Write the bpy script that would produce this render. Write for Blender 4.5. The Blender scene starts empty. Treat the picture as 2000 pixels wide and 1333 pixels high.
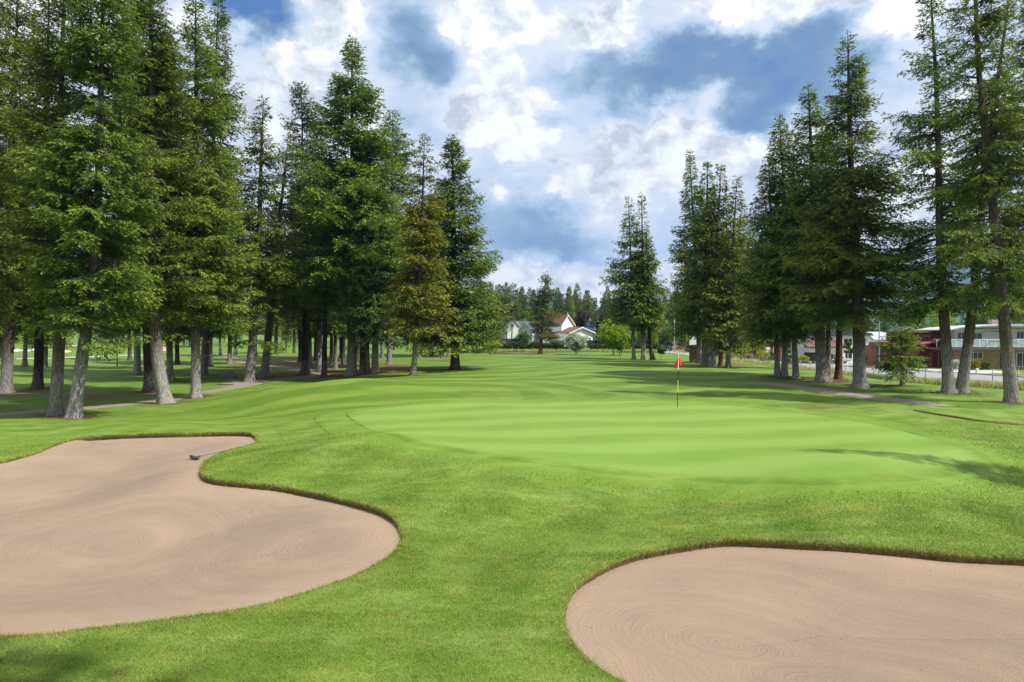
import bpy, bmesh, math, random, os
import numpy as np
from mathutils import Vector, Matrix
R = math.radians
QUICK = False
rng0 = np.random.default_rng(7)
S = bpy.context.scene
COL = S.collection

# ---------------------------------------------------------------- camera
CAM_H = 3.5
F = 1400.0
PITCH = math.atan(16.5 / F)
cd = bpy.data.cameras.new("camera"); cam = bpy.data.objects.new("camera", cd); COL.objects.link(cam)
cd.sensor_width = 36; cd.lens = F / 2000 * 36; cd.clip_end = 20000; cd.clip_start = .05
cam.location = (0, 0, CAM_H); cam.rotation_euler = (R(90) - PITCH, 0, 0)
S.camera = cam
def ray(px, py):
    a = (px - 1000) / F; b = (666.5 - py) / F
    c, s = math.cos(PITCH), math.sin(PITCH)
    return np.array([a, c + b * s, b * c - s])

# ---------------------------------------------------------------- terrain
def ss(a, b, x):
    t = np.clip((x - a) / (b - a), 0, 1); return t * t * (3 - 2 * t)
def gau(X, Y, cx, cy, sx, sy): return np.exp(-((X - cx) / sx) ** 2 - ((Y - cy) / sy) ** 2)
def height(X, Y):
    X = np.asarray(X, float); Y = np.asarray(Y, float)
    h = -1.35 * ss(25, 38, X) * ss(36, 66, Y)
    h = h - .55 * ss(-7, -15, X + (Y - 30) * .1) * ss(27, 34, Y) * (1 - ss(70, 120, Y))
    h += .75 * gau(X, Y, -10.5, 42.5, 7, 5.5)
    h += .38 * gau(X, Y, -4.6, 18.6, 3.2, 2.6) 
    h += .22 * gau(X, Y, -3.2, 13.5, 2.2, 2.2)
    h += .34 * gau(X, Y, 19.5, 28.6, 4.0, 1.4)
    h += .22 * gau(X, Y, -2, 52, 10, 6) + .3 * gau(X, Y, 12, 62, 12, 8)
    re_ = np.hypot((X - 5.2) / 11.8, (Y - 25.5) / 9.2); h += .42 * ss(1.38, .92, re_)
    h += -.16 * gau(X, Y, -6.5, 24, 2.5, 4) + .14 * np.sin(X * .8 - Y * .35 + 1) * np.exp(-((Y - 15.5) / 3.5) ** 2) * ss(9, 12, Y)
    w = ss(8, 16, Y)
    h += w * (.05 * np.sin(X * .45 + 1.3) * np.sin(Y * .31 + .4) + .03 * np.sin(X * .9 + Y * .5))
    h += .8 * ss(150, 220, Y) * (1 - ss(28, 40, X)) + 9 * ss(220, 480, Y)
    return h
def P(px, py):
    d = ray(px, py); t = 1.0
    z = lambda t: CAM_H + d[2] * t - float(height(d[0] * t, d[1] * t))
    while z(t) > 0 and t < 3000: t *= 1.02
    lo, hi = t / 1.02, t
    for _ in range(30):
        m = (lo + hi) / 2
        if z(m) > 0: lo = m
        else: hi = m
    return np.array([d[0] * hi, d[1] * hi, float(height(d[0] * hi, d[1] * hi))])
def Plane(px, py):           # on the flat reference plane
    d = ray(px, py); t = -CAM_H / d[2]; return np.array([d[0] * t, d[1] * t])
def spline(pts, n=8, closed=True):
    p = np.array(pts, float); N = len(p); out = []
    rngk = range(N) if closed else range(N - 1)
    for i in rngk:
        if closed: a, b, c, d = p[(i - 1) % N], p[i], p[(i + 1) % N], p[(i + 2) % N]
        else: a, b, c, d = p[max(i - 1, 0)], p[i], p[i + 1], p[min(i + 2, N - 1)]
        for k in range(n):
            t = k / n
            out.append(.5 * ((2 * b) + (-a + c) * t + (2 * a - 5 * b + 4 * c - d) * t * t + (-a + 3 * b - 3 * c + d) * t ** 3))
    if not closed: out.append(p[-1])
    return np.array(out)
def sdf(poly, X, Y):          # signed distance, negative inside, plus gradient
    sh = X.shape; x = X.ravel(); y = Y.ravel()
    best = np.full(x.shape, 1e9); bx = np.zeros_like(x); by = np.zeros_like(x); ins = np.zeros(x.shape, bool)
    for i in range(len(poly)):
        x0, y0 = poly[i]; x1, y1 = poly[(i + 1) % len(poly)]
        dx, dy = x1 - x0, y1 - y0; L = dx * dx + dy * dy + 1e-12
        t = np.clip(((x - x0) * dx + (y - y0) * dy) / L, 0, 1)
        qx, qy = x0 + t * dx, y0 + t * dy; d = (x - qx) ** 2 + (y - qy) ** 2
        m = d < best; best[m] = d[m]; bx[m] = qx[m]; by[m] = qy[m]
        if y0 != y1:
            c = (y0 > y) != (y1 > y); ins ^= c & (x < (x1 - x0) * (y - y0) / (y1 - y0) + x0)
    s = np.sqrt(best); sg = np.where(ins, -1, 1)
    gx = (x - bx) / np.maximum(s, 1e-6) * sg; gy = (y - by) / np.maximum(s, 1e-6) * sg
    return (s * sg).reshape(sh), gx.reshape(sh), gy.reshape(sh)

# ---------------------------------------------------------------- objects
def tag(o, label=None, cat=None, group=None, kind=None):
    if label: o["label"] = label
    if cat: o["category"] = cat
    if group: o["group"] = group
    if kind: o["kind"] = kind
    return o
def empty(name, loc=(0, 0, 0), rz=0, label=None, cat=None, group=None, rot=None):
    o = bpy.data.objects.new(name, None); COL.objects.link(o); o.location = loc
    o.rotation_euler = rot if rot else (0, 0, rz); o.empty_display_size = .3
    return tag(o, label, cat, group)
def link(name, me, parent=None):
    o = bpy.data.objects.new(name, me); COL.objects.link(o)
    if parent is not None: o.parent = parent
    return o
def npmesh(name, V, faces, mats, midx=None, attrs=None, smooth=False, nverts=4):
    me = bpy.data.meshes.new(name); V = np.asarray(V, np.float32); faces = np.asarray(faces, np.int32)
    me.vertices.add(len(V)); me.vertices.foreach_set("co", V.ravel())
    n = faces.shape[1]; me.loops.add(faces.size); me.loops.foreach_set("vertex_index", faces.ravel())
    me.polygons.add(len(faces)); me.polygons.foreach_set("loop_start", np.arange(0, faces.size, n, dtype=np.int32))
    for m in mats: me.materials.append(m)
    if midx is not None: me.polygons.foreach_set("material_index", np.asarray(midx, np.int32))
    me.polygons.foreach_set("use_smooth", np.full(len(faces), smooth, bool))
    for k, a in (attrs or {}).items():
        at = me.attributes.new(k, "FLOAT", "POINT"); at.data.foreach_set("value", np.asarray(a, np.float32).ravel())
    me.update(calc_edges=True)
    return me
class MB:
    def __init__(s): s.v = []; s.f = []; s.m = []
    def add(s, vs, fs, mi=0):
        b = len(s.v); s.v += [tuple(v) for v in vs]; s.f += [tuple(b + i for i in f) for f in fs]; s.m += [mi] * len(fs)
    def box(s, x0, x1, y0, y1, z0, z1, mi=0):
        s.add([(x0, y0, z0), (x1, y0, z0), (x1, y1, z0), (x0, y1, z0), (x0, y0, z1), (x1, y0, z1), (x1, y1, z1), (x0, y1, z1)],
              [(0, 3, 2, 1), (4, 5, 6, 7), (0, 1, 5, 4), (1, 2, 6, 5), (2, 3, 7, 6), (3, 0, 4, 7)], mi)
    def prism(s, prof, a0, a1, axis='y', mi=0):   # extrude a polygon along an axis
        n = len(prof)
        f = {'y': lambda p, a: (p[0], a, p[1]), 'x': lambda p, a: (a, p[0], p[1]), 'z': lambda p, a: (p[0], p[1], a)}[axis]
        s.add([f(p, a0) for p in prof] + [f(p, a1) for p in prof],
              [tuple(range(n))[::-1], tuple(range(n, 2 * n))] + [(i, (i + 1) % n, n + (i + 1) % n, n + i) for i in range(n)], mi)
    def tube(s, pts, rad, n=8, mi=0, caps=True):
        pts = [Vector(p) for p in pts]; m = len(pts)
        if not hasattr(rad, '__len__'): rad = [rad] * m
        b = len(s.v); up = None
        for i, p in enumerate(pts):
            t = (pts[min(i + 1, m - 1)] - pts[max(i - 1, 0)]).normalized()
            if up is None: up = Vector((1, 0, 0)) if abs(t.x) < .8 else Vector((0, 1, 0))
            u = (up - t * up.dot(t)).normalized(); w = t.cross(u); up = u
            for k in range(n):
                a = 2 * math.pi * k / n; s.v.append(tuple(p + (u * math.cos(a) + w * math.sin(a)) * rad[i]))
        for i in range(m - 1):
            for k in range(n):
                s.f.append((b + i * n + k, b + i * n + (k + 1) % n, b + (i + 1) * n + (k + 1) % n, b + (i + 1) * n + k)); s.m.append(mi)
        if caps:
            s.f.append(tuple(b + k for k in range(n))[::-1]); s.f.append(tuple(b + (m - 1) * n + k for k in range(n))); s.m += [mi, mi]
    def lathe(s, prof, n=16, mi=0, c=(0, 0, 0)):   # (r, z) profile
        b = len(s.v)
        for r, z in prof:
            for k in range(n):
                a = 2 * math.pi * k / n; s.v.append((c[0] + r * math.cos(a), c[1] + r * math.sin(a), c[2] + z))
        for i in range(len(prof) - 1):
            for k in range(n):
                s.f.append((b + i * n + k, b + i * n + (k + 1) % n, b + (i + 1) * n + (k + 1) % n, b + (i + 1) * n + k)); s.m.append(mi)
        s.f.append(tuple(b + k for k in range(n))[::-1]); s.f.append(tuple(b + (len(prof) - 1) * n + k for k in range(n))); s.m += [mi, mi]
    def build(s, name, mats, parent=None, smooth=False, bevel=0, loc=None, label=None):
        if not isinstance(mats, (list, tuple)): mats = [mats]
        me = bpy.data.meshes.new(name); me.from_pydata(s.v, [], s.f); me.update()
        for m in mats: me.materials.append(m)
        me.polygons.foreach_set("material_index", s.m)
        me.polygons.foreach_set("use_smooth", [smooth] * len(s.f))
        if bevel:
            bm = bmesh.new(); bm.from_mesh(me)
            bmesh.ops.bevel(bm, geom=[e for e in bm.edges if len(e.link_faces) == 2 and e.calc_face_angle(0) > .5], offset=bevel, segments=2, affect='EDGES', clamp_overlap=True)
            bm.to_mesh(me); bm.free()
        o = link(name, me, parent)
        if loc: o.location = loc
        if label: o["label"] = label
        return o
def copy_tree(o, parent=None):
    c = o.copy(); COL.objects.link(c)
    if parent is not None: c.parent = parent
    for ch in list(o.children): copy_tree(ch, c)
    return c

# ---------------------------------------------------------------- materials
class N:
    def __init__(s, name, world=False):
        if world: s.m = bpy.data.worlds.new(name); S.world = s.m
        else: s.m = bpy.data.materials.new(name)
        s.m.use_nodes = True; s.t = s.m.node_tree; s.t.nodes.clear()
    def n(s, typ, ins=None, **kw):
        x = s.t.nodes.new(typ)
        for k, v in kw.items(): setattr(x, k, v)
        for k, v in (ins or {}).items():
            i = x.inputs[k]
            if hasattr(v, 'is_output') or isinstance(v, bpy.types.NodeSocket): s.t.links.new(v, i)
            else: i.default_value = v
        return x
    def math(s, op, a, b=0.0, c=None, clamp=False):
        d = {0: a, 1: b}
        if c is not None: d[2] = c
        return s.n('ShaderNodeMath', d, operation=op, use_clamp=clamp).outputs[0]
    def vm(s, op, a, b=None, **kw):
        d = {0: a}
        if b is not None: d[1] = b
        x = s.n('ShaderNodeVectorMath', d, operation=op)
        if 'scale' in kw: x.inputs['Scale'].default_value = kw['scale']
        return x.outputs[1 if op in ('LENGTH', 'DOT_PRODUCT', 'DISTANCE') else 0]
    def pos(s, kind='Object'):
        if kind == 'World': return s.n('ShaderNodeNewGeometry').outputs['Position']
        return s.n('ShaderNodeTexCoord').outputs[kind]
    def map(s, v, scale=(1, 1, 1), loc=(0, 0, 0), rot=(0, 0, 0)):
        return s.n('ShaderNodeMapping', {'Vector': v, 'Scale': scale, 'Location': loc, 'Rotation': rot}).outputs[0]
    def noise(s, v, scale, detail=4, rough=.55, out=0, **kw):
        return s.n('ShaderNodeTexNoise', {'Vector': v, 'Scale': scale, 'Detail': detail, 'Roughness': rough, **kw}).outputs[out]
    def vor(s, v, scale, feature='F1', out=0, **ins):
        return s.n('ShaderNodeTexVoronoi', {'Vector': v, 'Scale': scale, **ins}, feature=feature).outputs[out]
    def ramp(s, f, stops, interp='LINEAR'):
        x = s.n('ShaderNodeValToRGB', {0: f}); r = x.color_ramp; r.interpolation = interp
        while len(r.elements) < len(stops): r.elements.new(.5)
        for e, (p, c) in zip(r.elements, stops): e.position = p; e.color = (*c, 1) if len(c) == 3 else c
        return x.outputs[0]
    def mr(s, f, a, b, c=0., d=1., smooth=False):
        return s.n('ShaderNodeMapRange', {0: f, 1: a, 2: b, 3: c, 4: d}, interpolation_type='SMOOTHSTEP' if smooth else 'LINEAR').outputs[0]
    def mix(s, f, a, b, mode='MIX'):
        x = s.n('ShaderNodeMix', data_type='RGBA', blend_type=mode)
        for i, v in ((0, f), (6, a), (7, b)):
            if isinstance(v, bpy.types.NodeSocket): s.t.links.new(v, x.inputs[i])
            else: x.inputs[i].default_value = v if i == 0 else ((*v, 1) if len(v) == 3 else v)
        return x.outputs[2]
    def attr(s, name): return s.n('ShaderNodeAttribute', attribute_name=name).outputs['Fac']
    def bump(s, h, strength=.3, dist=.02, normal=None):
        d = {'Height': h, 'Strength': strength, 'Distance': dist}
        if normal is not None: d['Normal'] = normal
        return s.n('ShaderNodeBump', d).outputs[0]
    def bsdf(s, color, rough=.6, normal=None, spec=.3, metal=0., **kw):
        d = {'Base Color': color if isinstance(color, bpy.types.NodeSocket) else (*color, 1), 'Roughness': rough, 'Specular IOR Level': spec, 'Metallic': metal, **kw}
        if normal is not None: d['Normal'] = normal
        return s.n('ShaderNodeBsdfPrincipled', d).outputs[0]
    def out(s, sh): s.n('ShaderNodeOutputMaterial', {0: sh}); return s.m
def simple(name, col, rough=.6, var=.15, scale=3., spec=.3, metal=0., bump=.0):
    n = N(name); v = n.pos()
    f = n.noise(v, scale, 5, .6)
    c = n.mix(f, tuple(x * (1 - var) for x in col), tuple(min(1, x * (1 + var)) for x in col))
    nb = n.bump(n.noise(v, scale * 8, 3), bump, .02) if bump else None
    return n.out(n.bsdf(c, rough, nb, spec, metal))
# ---------------------------------------------------------------- world, sun
SUN_EL, SUN_AZ = R(53), R(115)     # azimuth measured clockwise from +Y (north): sun to the right and a little behind
sun_dir = Vector((math.sin(SUN_AZ) * math.cos(SUN_EL), math.cos(SUN_AZ) * math.cos(SUN_EL), math.sin(SUN_EL)))
ld = bpy.data.lights.new("sun", 'SUN'); ld.energy = 4.5; ld.angle = R(.53); ld.color = (1, .95, .87)
sun = bpy.data.objects.new("sun", ld); COL.objects.link(sun); sun.rotation_euler = (-sun_dir).to_track_quat('-Z', 'Y').to_euler(); sun.location = (30, -20, 60)
w = N("World", world=True)
G = w.n('ShaderNodeTexCoord').outputs['Generated']
sky = w.n('ShaderNodeTexSky', sky_type='NISHITA', sun_disc=False, sun_elevation=SUN_EL, sun_rotation=SUN_AZ, altitude=800, air_density=1.0, dust_density=.4, ozone_density=2.0).outputs[0]
sep = w.n('ShaderNodeSeparateXYZ', {0: G}).outputs
az = w.math('ARCTAN2', sep[0], sep[1]); el = w.math('ARCSINE', sep[2])
zz = w.math('MAXIMUM', sep[2], .02)
# flat-layer coordinates so that clouds grow small and flat towards the horizon
cp = w.n('ShaderNodeCombineXYZ', {0: az, 1: w.math('MULTIPLY', el, 1.45), 2: 0.}).outputs[0]
N2 = lambda v, sc, d, r, out=0: w.n('ShaderNodeTexNoise', {'Vector': v, 'Scale': sc, 'Detail': d, 'Roughness': r}, noise_dimensions='2D').outputs[out]
wn1 = N2(cp, 4.5, 3, .5, 1); wn2 = N2(cp, 15, 6, .6, 1)
wsep1 = w.n('ShaderNodeSeparateXYZ', {0: wn1}).outputs; wsep2 = w.n('ShaderNodeSeparateXYZ', {0: wn2}).outputs
def warp(i, base, a1, a2):
    q = w.math('MULTIPLY_ADD', w.math('SUBTRACT', wsep1[i], .5), a1, base)
    return w.math('MULTIPLY_ADD', w.math('SUBTRACT', wsep2[i], .5), a2, q)
azw = warp(0, az, .10, .085); elw = warp(1, el, .08, .085)
def blob(px, py, rx, ry, amp, tilt=0, hard=0):
    d = ray(px, py); d = d / np.linalg.norm(d); a0 = math.atan2(d[0], d[1]); e0 = math.asin(d[2])
    k = math.cos(a0); sx = rx / F * k * k; sy = ry / F * k
    u = w.math('SUBTRACT', azw, a0); v = w.math('SUBTRACT', elw, e0)
    c, s = math.cos(R(tilt)), math.sin(R(tilt))
    if tilt:
        u2 = w.math('ADD', w.math('MULTIPLY', u, c), w.math('MULTIPLY', v, s)); v2 = w.math('SUBTRACT', w.math('MULTIPLY', v, c), w.math('MULTIPLY', u, s)); u, v = u2, v2
    u = w.math('DIVIDE', u, sx); v = w.math('DIVIDE', v, sy)
    r2 = w.math('ADD', w.math('MULTIPLY', u, u), w.math('MULTIPLY', v, v))
    if hard: return w.mr(r2, 1.3, .75, 0, amp, True)
    return w.math('MULTIPLY', w.math('EXPONENT', w.math('MULTIPLY', r2, -.8)), amp)
BL = [ # px, py, rx, ry, amp, tilt
 (590, 60, 120, 80, .35), (560, 190, 120, 90, .28), (700, 230, 110, 60, .22, -30), (880, 140, 120, 60, .30, 10), (950, 170, 60, 60, .35), (900, 20, 100, 40, .25),
 (1140, 75, 85, 48, .60), (1150, 150, 90, 38, -.50), (980, 240, 80, 70, .35), (1080, 330, 110, 75, .38), (1180, 400, 90, 50, .25), (1360, 210, 110, 50, .35),
 (1230, 250, 100, 70, .32), (1440, 165, 35, 30, .40), (1470, 300, 130, 60, .40), (1420, 25, 130, 45, .45), (1640, 15, 140, 35, .40), (1740, 40, 60, 60, .3), (1140, 545, 110, 45, .65), (1050, 555, 90, 20, .4), (1780, 300, 90, 120, .35), (1820, 480, 80, 60, .2),
 (1100, 500, 30, 14, -.5), (820, 75, 95, 75, -.72, 20), (890, 115, 90, 45, -.45), (440, -10, 90, 40, -1.6), (1290, 90, 60, 75, -.5), (1400, 130, 150, 42, -.72), (1560, 160, 170, 75, -.62), (1470, 230, 60, 30, -.75, 15), (1530, 190, 60, 50, -.3),
 (1600, 70, 120, 30, -.1), (1020, 430, 120, 50, -.5), (1120, 485, 180, 34, -.50), (960, 330, 50, 80, -.3), (1250, 330, 60, 30, .1), (1060, 240, 45, 25, -.55), (830, 250, 110, 26, -.28, -25), (1210, 190, 50, 30, -.2), (1500, 580, 70, 40, -.55),
 (100, 260, 200, 160, .2), (150, 430, 120, 60, .15), (1980, 420, 60, 80, -.2), (1150, 320, 60, 30, -.1)]
fb = N2(cp, 5.0, 9, .54)
def billow(v):
    a_ = w.n('ShaderNodeTexVoronoi', {'Vector': v, 'Scale': 8.5, 'Detail': 4.0, 'Roughness': .5, 'Lacunarity': 2.3}, voronoi_dimensions='2D').outputs[0]
    return w.math('SUBTRACT', .40, a_)
wv = w.n('ShaderNodeVectorMath', {0: cp, 1: w.n('ShaderNodeVectorMath', {0: w.vm('SUBTRACT', wn2, (.5, .5, .5)), 1: (.06, .06, .06)}, operation='MULTIPLY').outputs[0]}, operation='ADD').outputs[0]
bil = billow(wv)
base = w.math('MULTIPLY_ADD', w.math('SUBTRACT', fb, .5), .95, .60)
for b in BL: base = w.math('ADD', base, blob(*b))
# crisp cauliflower edges: the smooth field is sharpened and broken by the billows
big = base
edgef = w.math('MULTIPLY_ADD', bil, .42, big)
puff = w.mr(edgef, .41, .58, 0, 1, True)           # bright, dense cumulus
soft = w.mr(w.math('MULTIPLY_ADD', w.math('SUBTRACT', wsep2[2], .5), .35, big), -.45, .95, 0, 1)                  # grey veil and shadowed bases
dk = w.n('ShaderNodeVectorMath', {0: wv, 1: (.020, -.012, .030)}, operation='ADD').outputs[0]
bil2 = billow(dk); fb2 = N2(w.n('ShaderNodeVectorMath', {0: cp, 1: (.03, -.02, .045)}, operation='ADD').outputs[0], 5.0, 9, .54)
lit = w.math('ADD', w.math('MULTIPLY', w.math('SUBTRACT', bil, bil2), 1.3), w.math('MULTIPLY', w.math('SUBTRACT', fb, fb2), 2.6))
veil = w.ramp(w.math('MULTIPLY_ADD', lit, .06, soft), [(0.0, (.12, .25, .46)), (.2, (.16, .28, .47)), (.36, (.25, .38, .57)), (.50, (.40, .53, .71)), (.62, (.57, .68, .84)), (.76, (.71, .79, .91)), (1.0, (.84, .89, .97))])
puffc = w.ramp(w.math('MULTIPLY_ADD', lit, 1.25, .56), [(0.0, (.56, .61, .70)), (.3, (.73, .77, .84)), (.55, (.84, .87, .92)), (.75, (.97, .975, .985)), (1, (1.06, 1.06, 1.05))])
col = w.mix(puff, veil, puffc)
cov = w.mr(base, -.62, -.3, 0, 1, True)
skyc = w.mix(.6, w.mix(1., sky, (.09, .09, .09), 'MULTIPLY'), (.035, .17, .56))
fin = w.mix(cov, skyc, col)
belowmask = w.mr(sep[2], -.02, .0, 0, 1)
fin = w.mix(belowmask, (.15, .2, .12), fin)
bg = w.n('ShaderNodeBackground', {0: fin, 1: .70}); w.n('ShaderNodeOutputWorld', {0: bg.outputs[0]})
S.world.cycles.sampling_method = 'MANUAL'; S.world.cycles.sample_map_resolution = 512
S.view_settings.view_transform = 'Standard'; S.view_settings.look = 'None'; S.view_settings.exposure = 0.62; S.view_settings.gamma = 1
S.cycles.use_denoising = True; S.cycles.max_bounces = 6; S.cycles.diffuse_bounces = 3; S.cycles.glossy_bounces = 2; S.cycles.transmission_bounces = 4; S.cycles.transparent_max_bounces = 8
S.cycles.caustics_reflective = False; S.cycles.caustics_refractive = False; S.cycles.sample_clamp_indirect = 4
# ---------------------------------------------------------------- outlines (photo pixels laid on the ground)
LB = [(0,900),(60,888),(110,868),(160,855),(230,850),(330,847),(420,845),(480,845),(497,850),(503,859),(495,867),(465,875),(430,885),(405,898),(394,914),(397,927),(424,936),(480,942),(540,948),(590,957),(640,967),(690,979),(740,993),(768,1010),(783,1032),(785,1055),(768,1080),(740,1099),(700,1120),(656,1137),(590,1159),(512,1181),(430,1196),(360,1205),(280,1216),(200,1225),(110,1236),(0,1243),(-200,1248),(-420,1210),(-480,1110),(-400,990),(-250,930),(-100,910)]
RB = [(2000,1088),(1930,1085),(1858,1081),(1780,1073),(1715,1067),(1640,1061),(1573,1058),(1500,1054),(1430,1052),(1380,1056),(1335,1063),(1285,1071),(1240,1081),(1200,1096),(1169,1112),(1140,1130),(1119,1150),(1105,1175),(1101,1200),(1104,1226),(1118,1255),(1135,1275),(1159,1296),(1205,1325),(1260,1352),(1400,1400),(1650,1450),(2000,1470),(2400,1440),(2700,1330),(2650,1180),(2400,1120),(2200,1098)]
TB = [(1770,800),(1800,803),(1860,812),(1930,821.5),(2010,829),(2120,831),(2120,835),(2000,831.5),(1920,824.5),(1850,814.5),(1800,806)]
GREEN = [(676,810),(700,803),(760,796),(830,788),(900,784),(980,783),(1100,785),(1200,784),(1300,785),(1400,790),(1500,800),(1600,812),(1700,828),(1800,850),(1870,869),(1915,884),(1937,900),(1930,912),(1880,925),(1780,938),(1640,947),(1480,945),(1300,935),(1150,920),(1000,900),(880,880),(780,857),(710,835)]
def outline(px, n=8):
    q = spline(np.array([P(a, b)[:2] for a, b in px]), n); return q
lb, rb, tb, gr = outline(LB), outline(RB, 10), outline(TB), outline(GREEN)
BUNK = [lb, rb, tb]

def sandz(X, Y, d, nyo):      # height of the sand d metres inside the lip
    lip = .04 + .105 * ss(-.1, .85, nyo)
    return height(X, Y) - lip * np.exp(-np.maximum(-d, 0) / 3.0) - .30 * ss(0, 3.2, -d)

# perspective-spaced grid, fine near the camera
pyv = np.concatenate([[651.0, 651.6], np.arange(652.5, 800, 1.0), np.arange(800, 1500, 1.6), np.arange(1500, 2100, 6)])
Yr = CAM_H * F / (pyv - 650)
ur = np.concatenate([np.arange(-1.6, -.8, .012), np.arange(-.8, .8, 2.2 / F), np.arange(.8, 1.6, .012)])
gx = np.outer(Yr, ur); gy = np.repeat(Yr[:, None], len(ur), 1)
SD = np.full(gx.shape, 50.); GXn = np.zeros(gx.shape); GYn = np.zeros(gx.shape); SID = np.zeros(gx.shape, int)
for k, b in enumerate(BUNK):
    m = (gx > b[:, 0].min() - 2) & (gx < b[:, 0].max() + 2) & (gy > b[:, 1].min() - 2) & (gy < b[:, 1].max() + 2)
    d, nx, ny = sdf(b, gx[m], gy[m])
    o = SD[m]; cl = d < o
    o[cl] = d[cl]; SD[m] = o
    for A, v in ((GXn, nx), (GYn, ny)):
        a = A[m]; a[cl] = v[cl]; A[m] = a
    a = SID[m]; a[cl] = k; SID[m] = a
SD0 = SD.copy()
def snap(axis):
    A = SD[:-1] if axis == 0 else SD[:, :-1]; B = SD[1:] if axis == 0 else SD[:, 1:]
    i, j = np.nonzero((A * B < 0) & (np.abs(A) < 3)); i2, j2 = (i + 1, j) if axis == 0 else (i, j + 1)
    t = SD[i, j] / (SD[i, j] - SD[i2, j2]); x = gx[i, j] + (gx[i2, j2] - gx[i, j]) * t; y = gy[i, j] + (gy[i2, j2] - gy[i, j]) * t
    f = t < .5; I = np.where(f, i, i2); J = np.where(f, j, j2); gx[I, J] = x; gy[I, J] = y; SD[I, J] = 0
snap(0); snap(1)
gz = height(gx, gy)
nr, nc = gx.shape
idx = np.arange(nr * nc).reshape(nr, nc)
quads = np.stack([idx[1:, :-1], idx[1:, 1:], idx[:-1, 1:], idx[:-1, :-1]], -1)
qf = quads.reshape(-1, 4); sq = SD.ravel()[qf]; on = np.abs(sq) < 1e-9
alt = (on[:, 1] & on[:, 3]) & ~(on[:, 0] & on[:, 2])
T1 = np.where(alt[:, None], qf[:, [0, 1, 3]], qf[:, [0, 1, 2]]); T2 = np.where(alt[:, None], qf[:, [1, 2, 3]], qf[:, [0, 2, 3]])
tris = np.concatenate([T1, T2]); st = SD.ravel()[tris]; tris = tris[(st.min(1) > -1e-7) & (st.max(1) > 1e-7)]
V = np.stack([gx, gy, gz], -1).reshape(-1, 3)
green_d = np.full(gx.shape, 30.); gm = (gy > 12) & (gy < 60) & (np.abs(gx) < 40)
green_d[gm] = sdf(gr, gx[gm], gy[gm])[0]
def near_pts(pts, rad, X, Y):
    o = np.zeros(X.shape)
    for (px, py, r) in pts:
        q = P(px, py); o = np.maximum(o, np.exp(-((X - q[0]) ** 2 + ((Y - q[1]) * .9) ** 2) / (r * r)))
    return o
DUFF = [(600,735,6),(660,728,7),(720,728,5),(560,735,3),(40,768,3.5),(180,775,3),(290,770,2),(500,740,2),(690,735,2.5),(640,715,9),(760,715,4),(870,705,4),(840,697,4),(520,712,5),(450,725,2.5),(590,700,9),
        (1000,688,8),(1060,692,2),(1420,716,2.5),(1625,745,2.0),(1450,712,2),(1380,715,2),(147,818,.8),(113,812,.7),(1680,757,.8),(960,685,4),(1600,796,.55),(1640,795,.5),(1570,797,.5),(1240,703,1.4),(1272,703,1.2),(1980,788,.8),(1520,736,1)]
duff = near_pts(DUFF, 0, gx, gy)
rough_fence = ss(1.6, .3, np.abs(gx - 33.6 + .5 * np.sin(gy * .5))) * (gy > 40) * (gy < 118)
beyond = ss(35.5, 37, gx) * (gy > 30)
fair = ss(0, 3, green_d) * (gy > 30) * ss(30, 22, gx) * ss(-22, -12, gx + (gy - 40) * .12)
fm = ((gy > 28) & (gx > -60) & (gx < 26)).astype(float)
sft = .03 + .65 * ss(24, 18, gy) + .25 * ss(-2, -7, gx); att = dict(green=ss(sft, -sft, green_d + sft * .5), ringd=green_d, duff=duff, tall=rough_fence, soil=np.zeros(gx.shape), sdb=np.clip(SD, -1, 5), fair=fair)
# turf edge of every bunker: a ribbon that hangs from the lip down into the sand
RV = []; RF = []; RA = {k: [] for k in att}; nv = len(V)
for k, b in enumerate(BUNK):
    c = np.concatenate([b[i] + (b[(i + 1) % len(b)] - b[i]) * np.linspace(0, 1, 6)[:-1, None] for i in range(len(b))]); m_ = len(c); t = np.roll(c, -1, 0) - np.roll(c, 1, 0); t /= np.hypot(t[:, 0], t[:, 1])[:, None]; area = np.sum(b[:, 0] * np.roll(b[:, 1], -1) - np.roll(b[:, 0], -1) * b[:, 1])
    inn = np.stack([-t[:, 1], t[:, 0]], -1) * np.sign(area); hz = height(c[:, 0], c[:, 1]); jag = np.random.default_rng(k).normal(0, 1, m_); jag = (jag + np.roll(jag, 1) + np.roll(jag, -1)) / 3
    for lev, (dd, dz, so) in enumerate(((0, 0, 0), (.016, -.016, .0), (.014, -.05, .12), (-.002, -.09, .65), (-.02, -.17, 1), (-.03, -.6, 1))):
        off = dd + (.011 * jag if lev else 0); q = c + inn * np.reshape(off, (-1, 1) if np.ndim(off) else (1, 1)); RV.append(np.column_stack([q, hz + dz + (.007 * jag if lev in (1, 2, 3) else 0)]))
        for kk in att: RA[kk].append(np.full(m_, so if kk == 'soil' else (0.02 if kk == 'sdb' else (30. if kk == 'ringd' else 0))))
        if lev:
            a0 = nv + (lev - 1) * m_; b0 = nv + lev * m_; i = np.arange(m_); j = (i + 1) % m_
            RF += [np.stack([a0 + i, a0 + j, b0 + j], -1), np.stack([a0 + i, b0 + j, b0 + i], -1)]
    nv += 6 * m_
V = np.concatenate([V] + RV); tris = np.concatenate([tris] + RF)
att = {kk: np.concatenate([a.ravel()] + RA[kk]) for kk, a in att.items()}
gme = npmesh("ground", V, tris, [], attrs=att, smooth=True)

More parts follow.
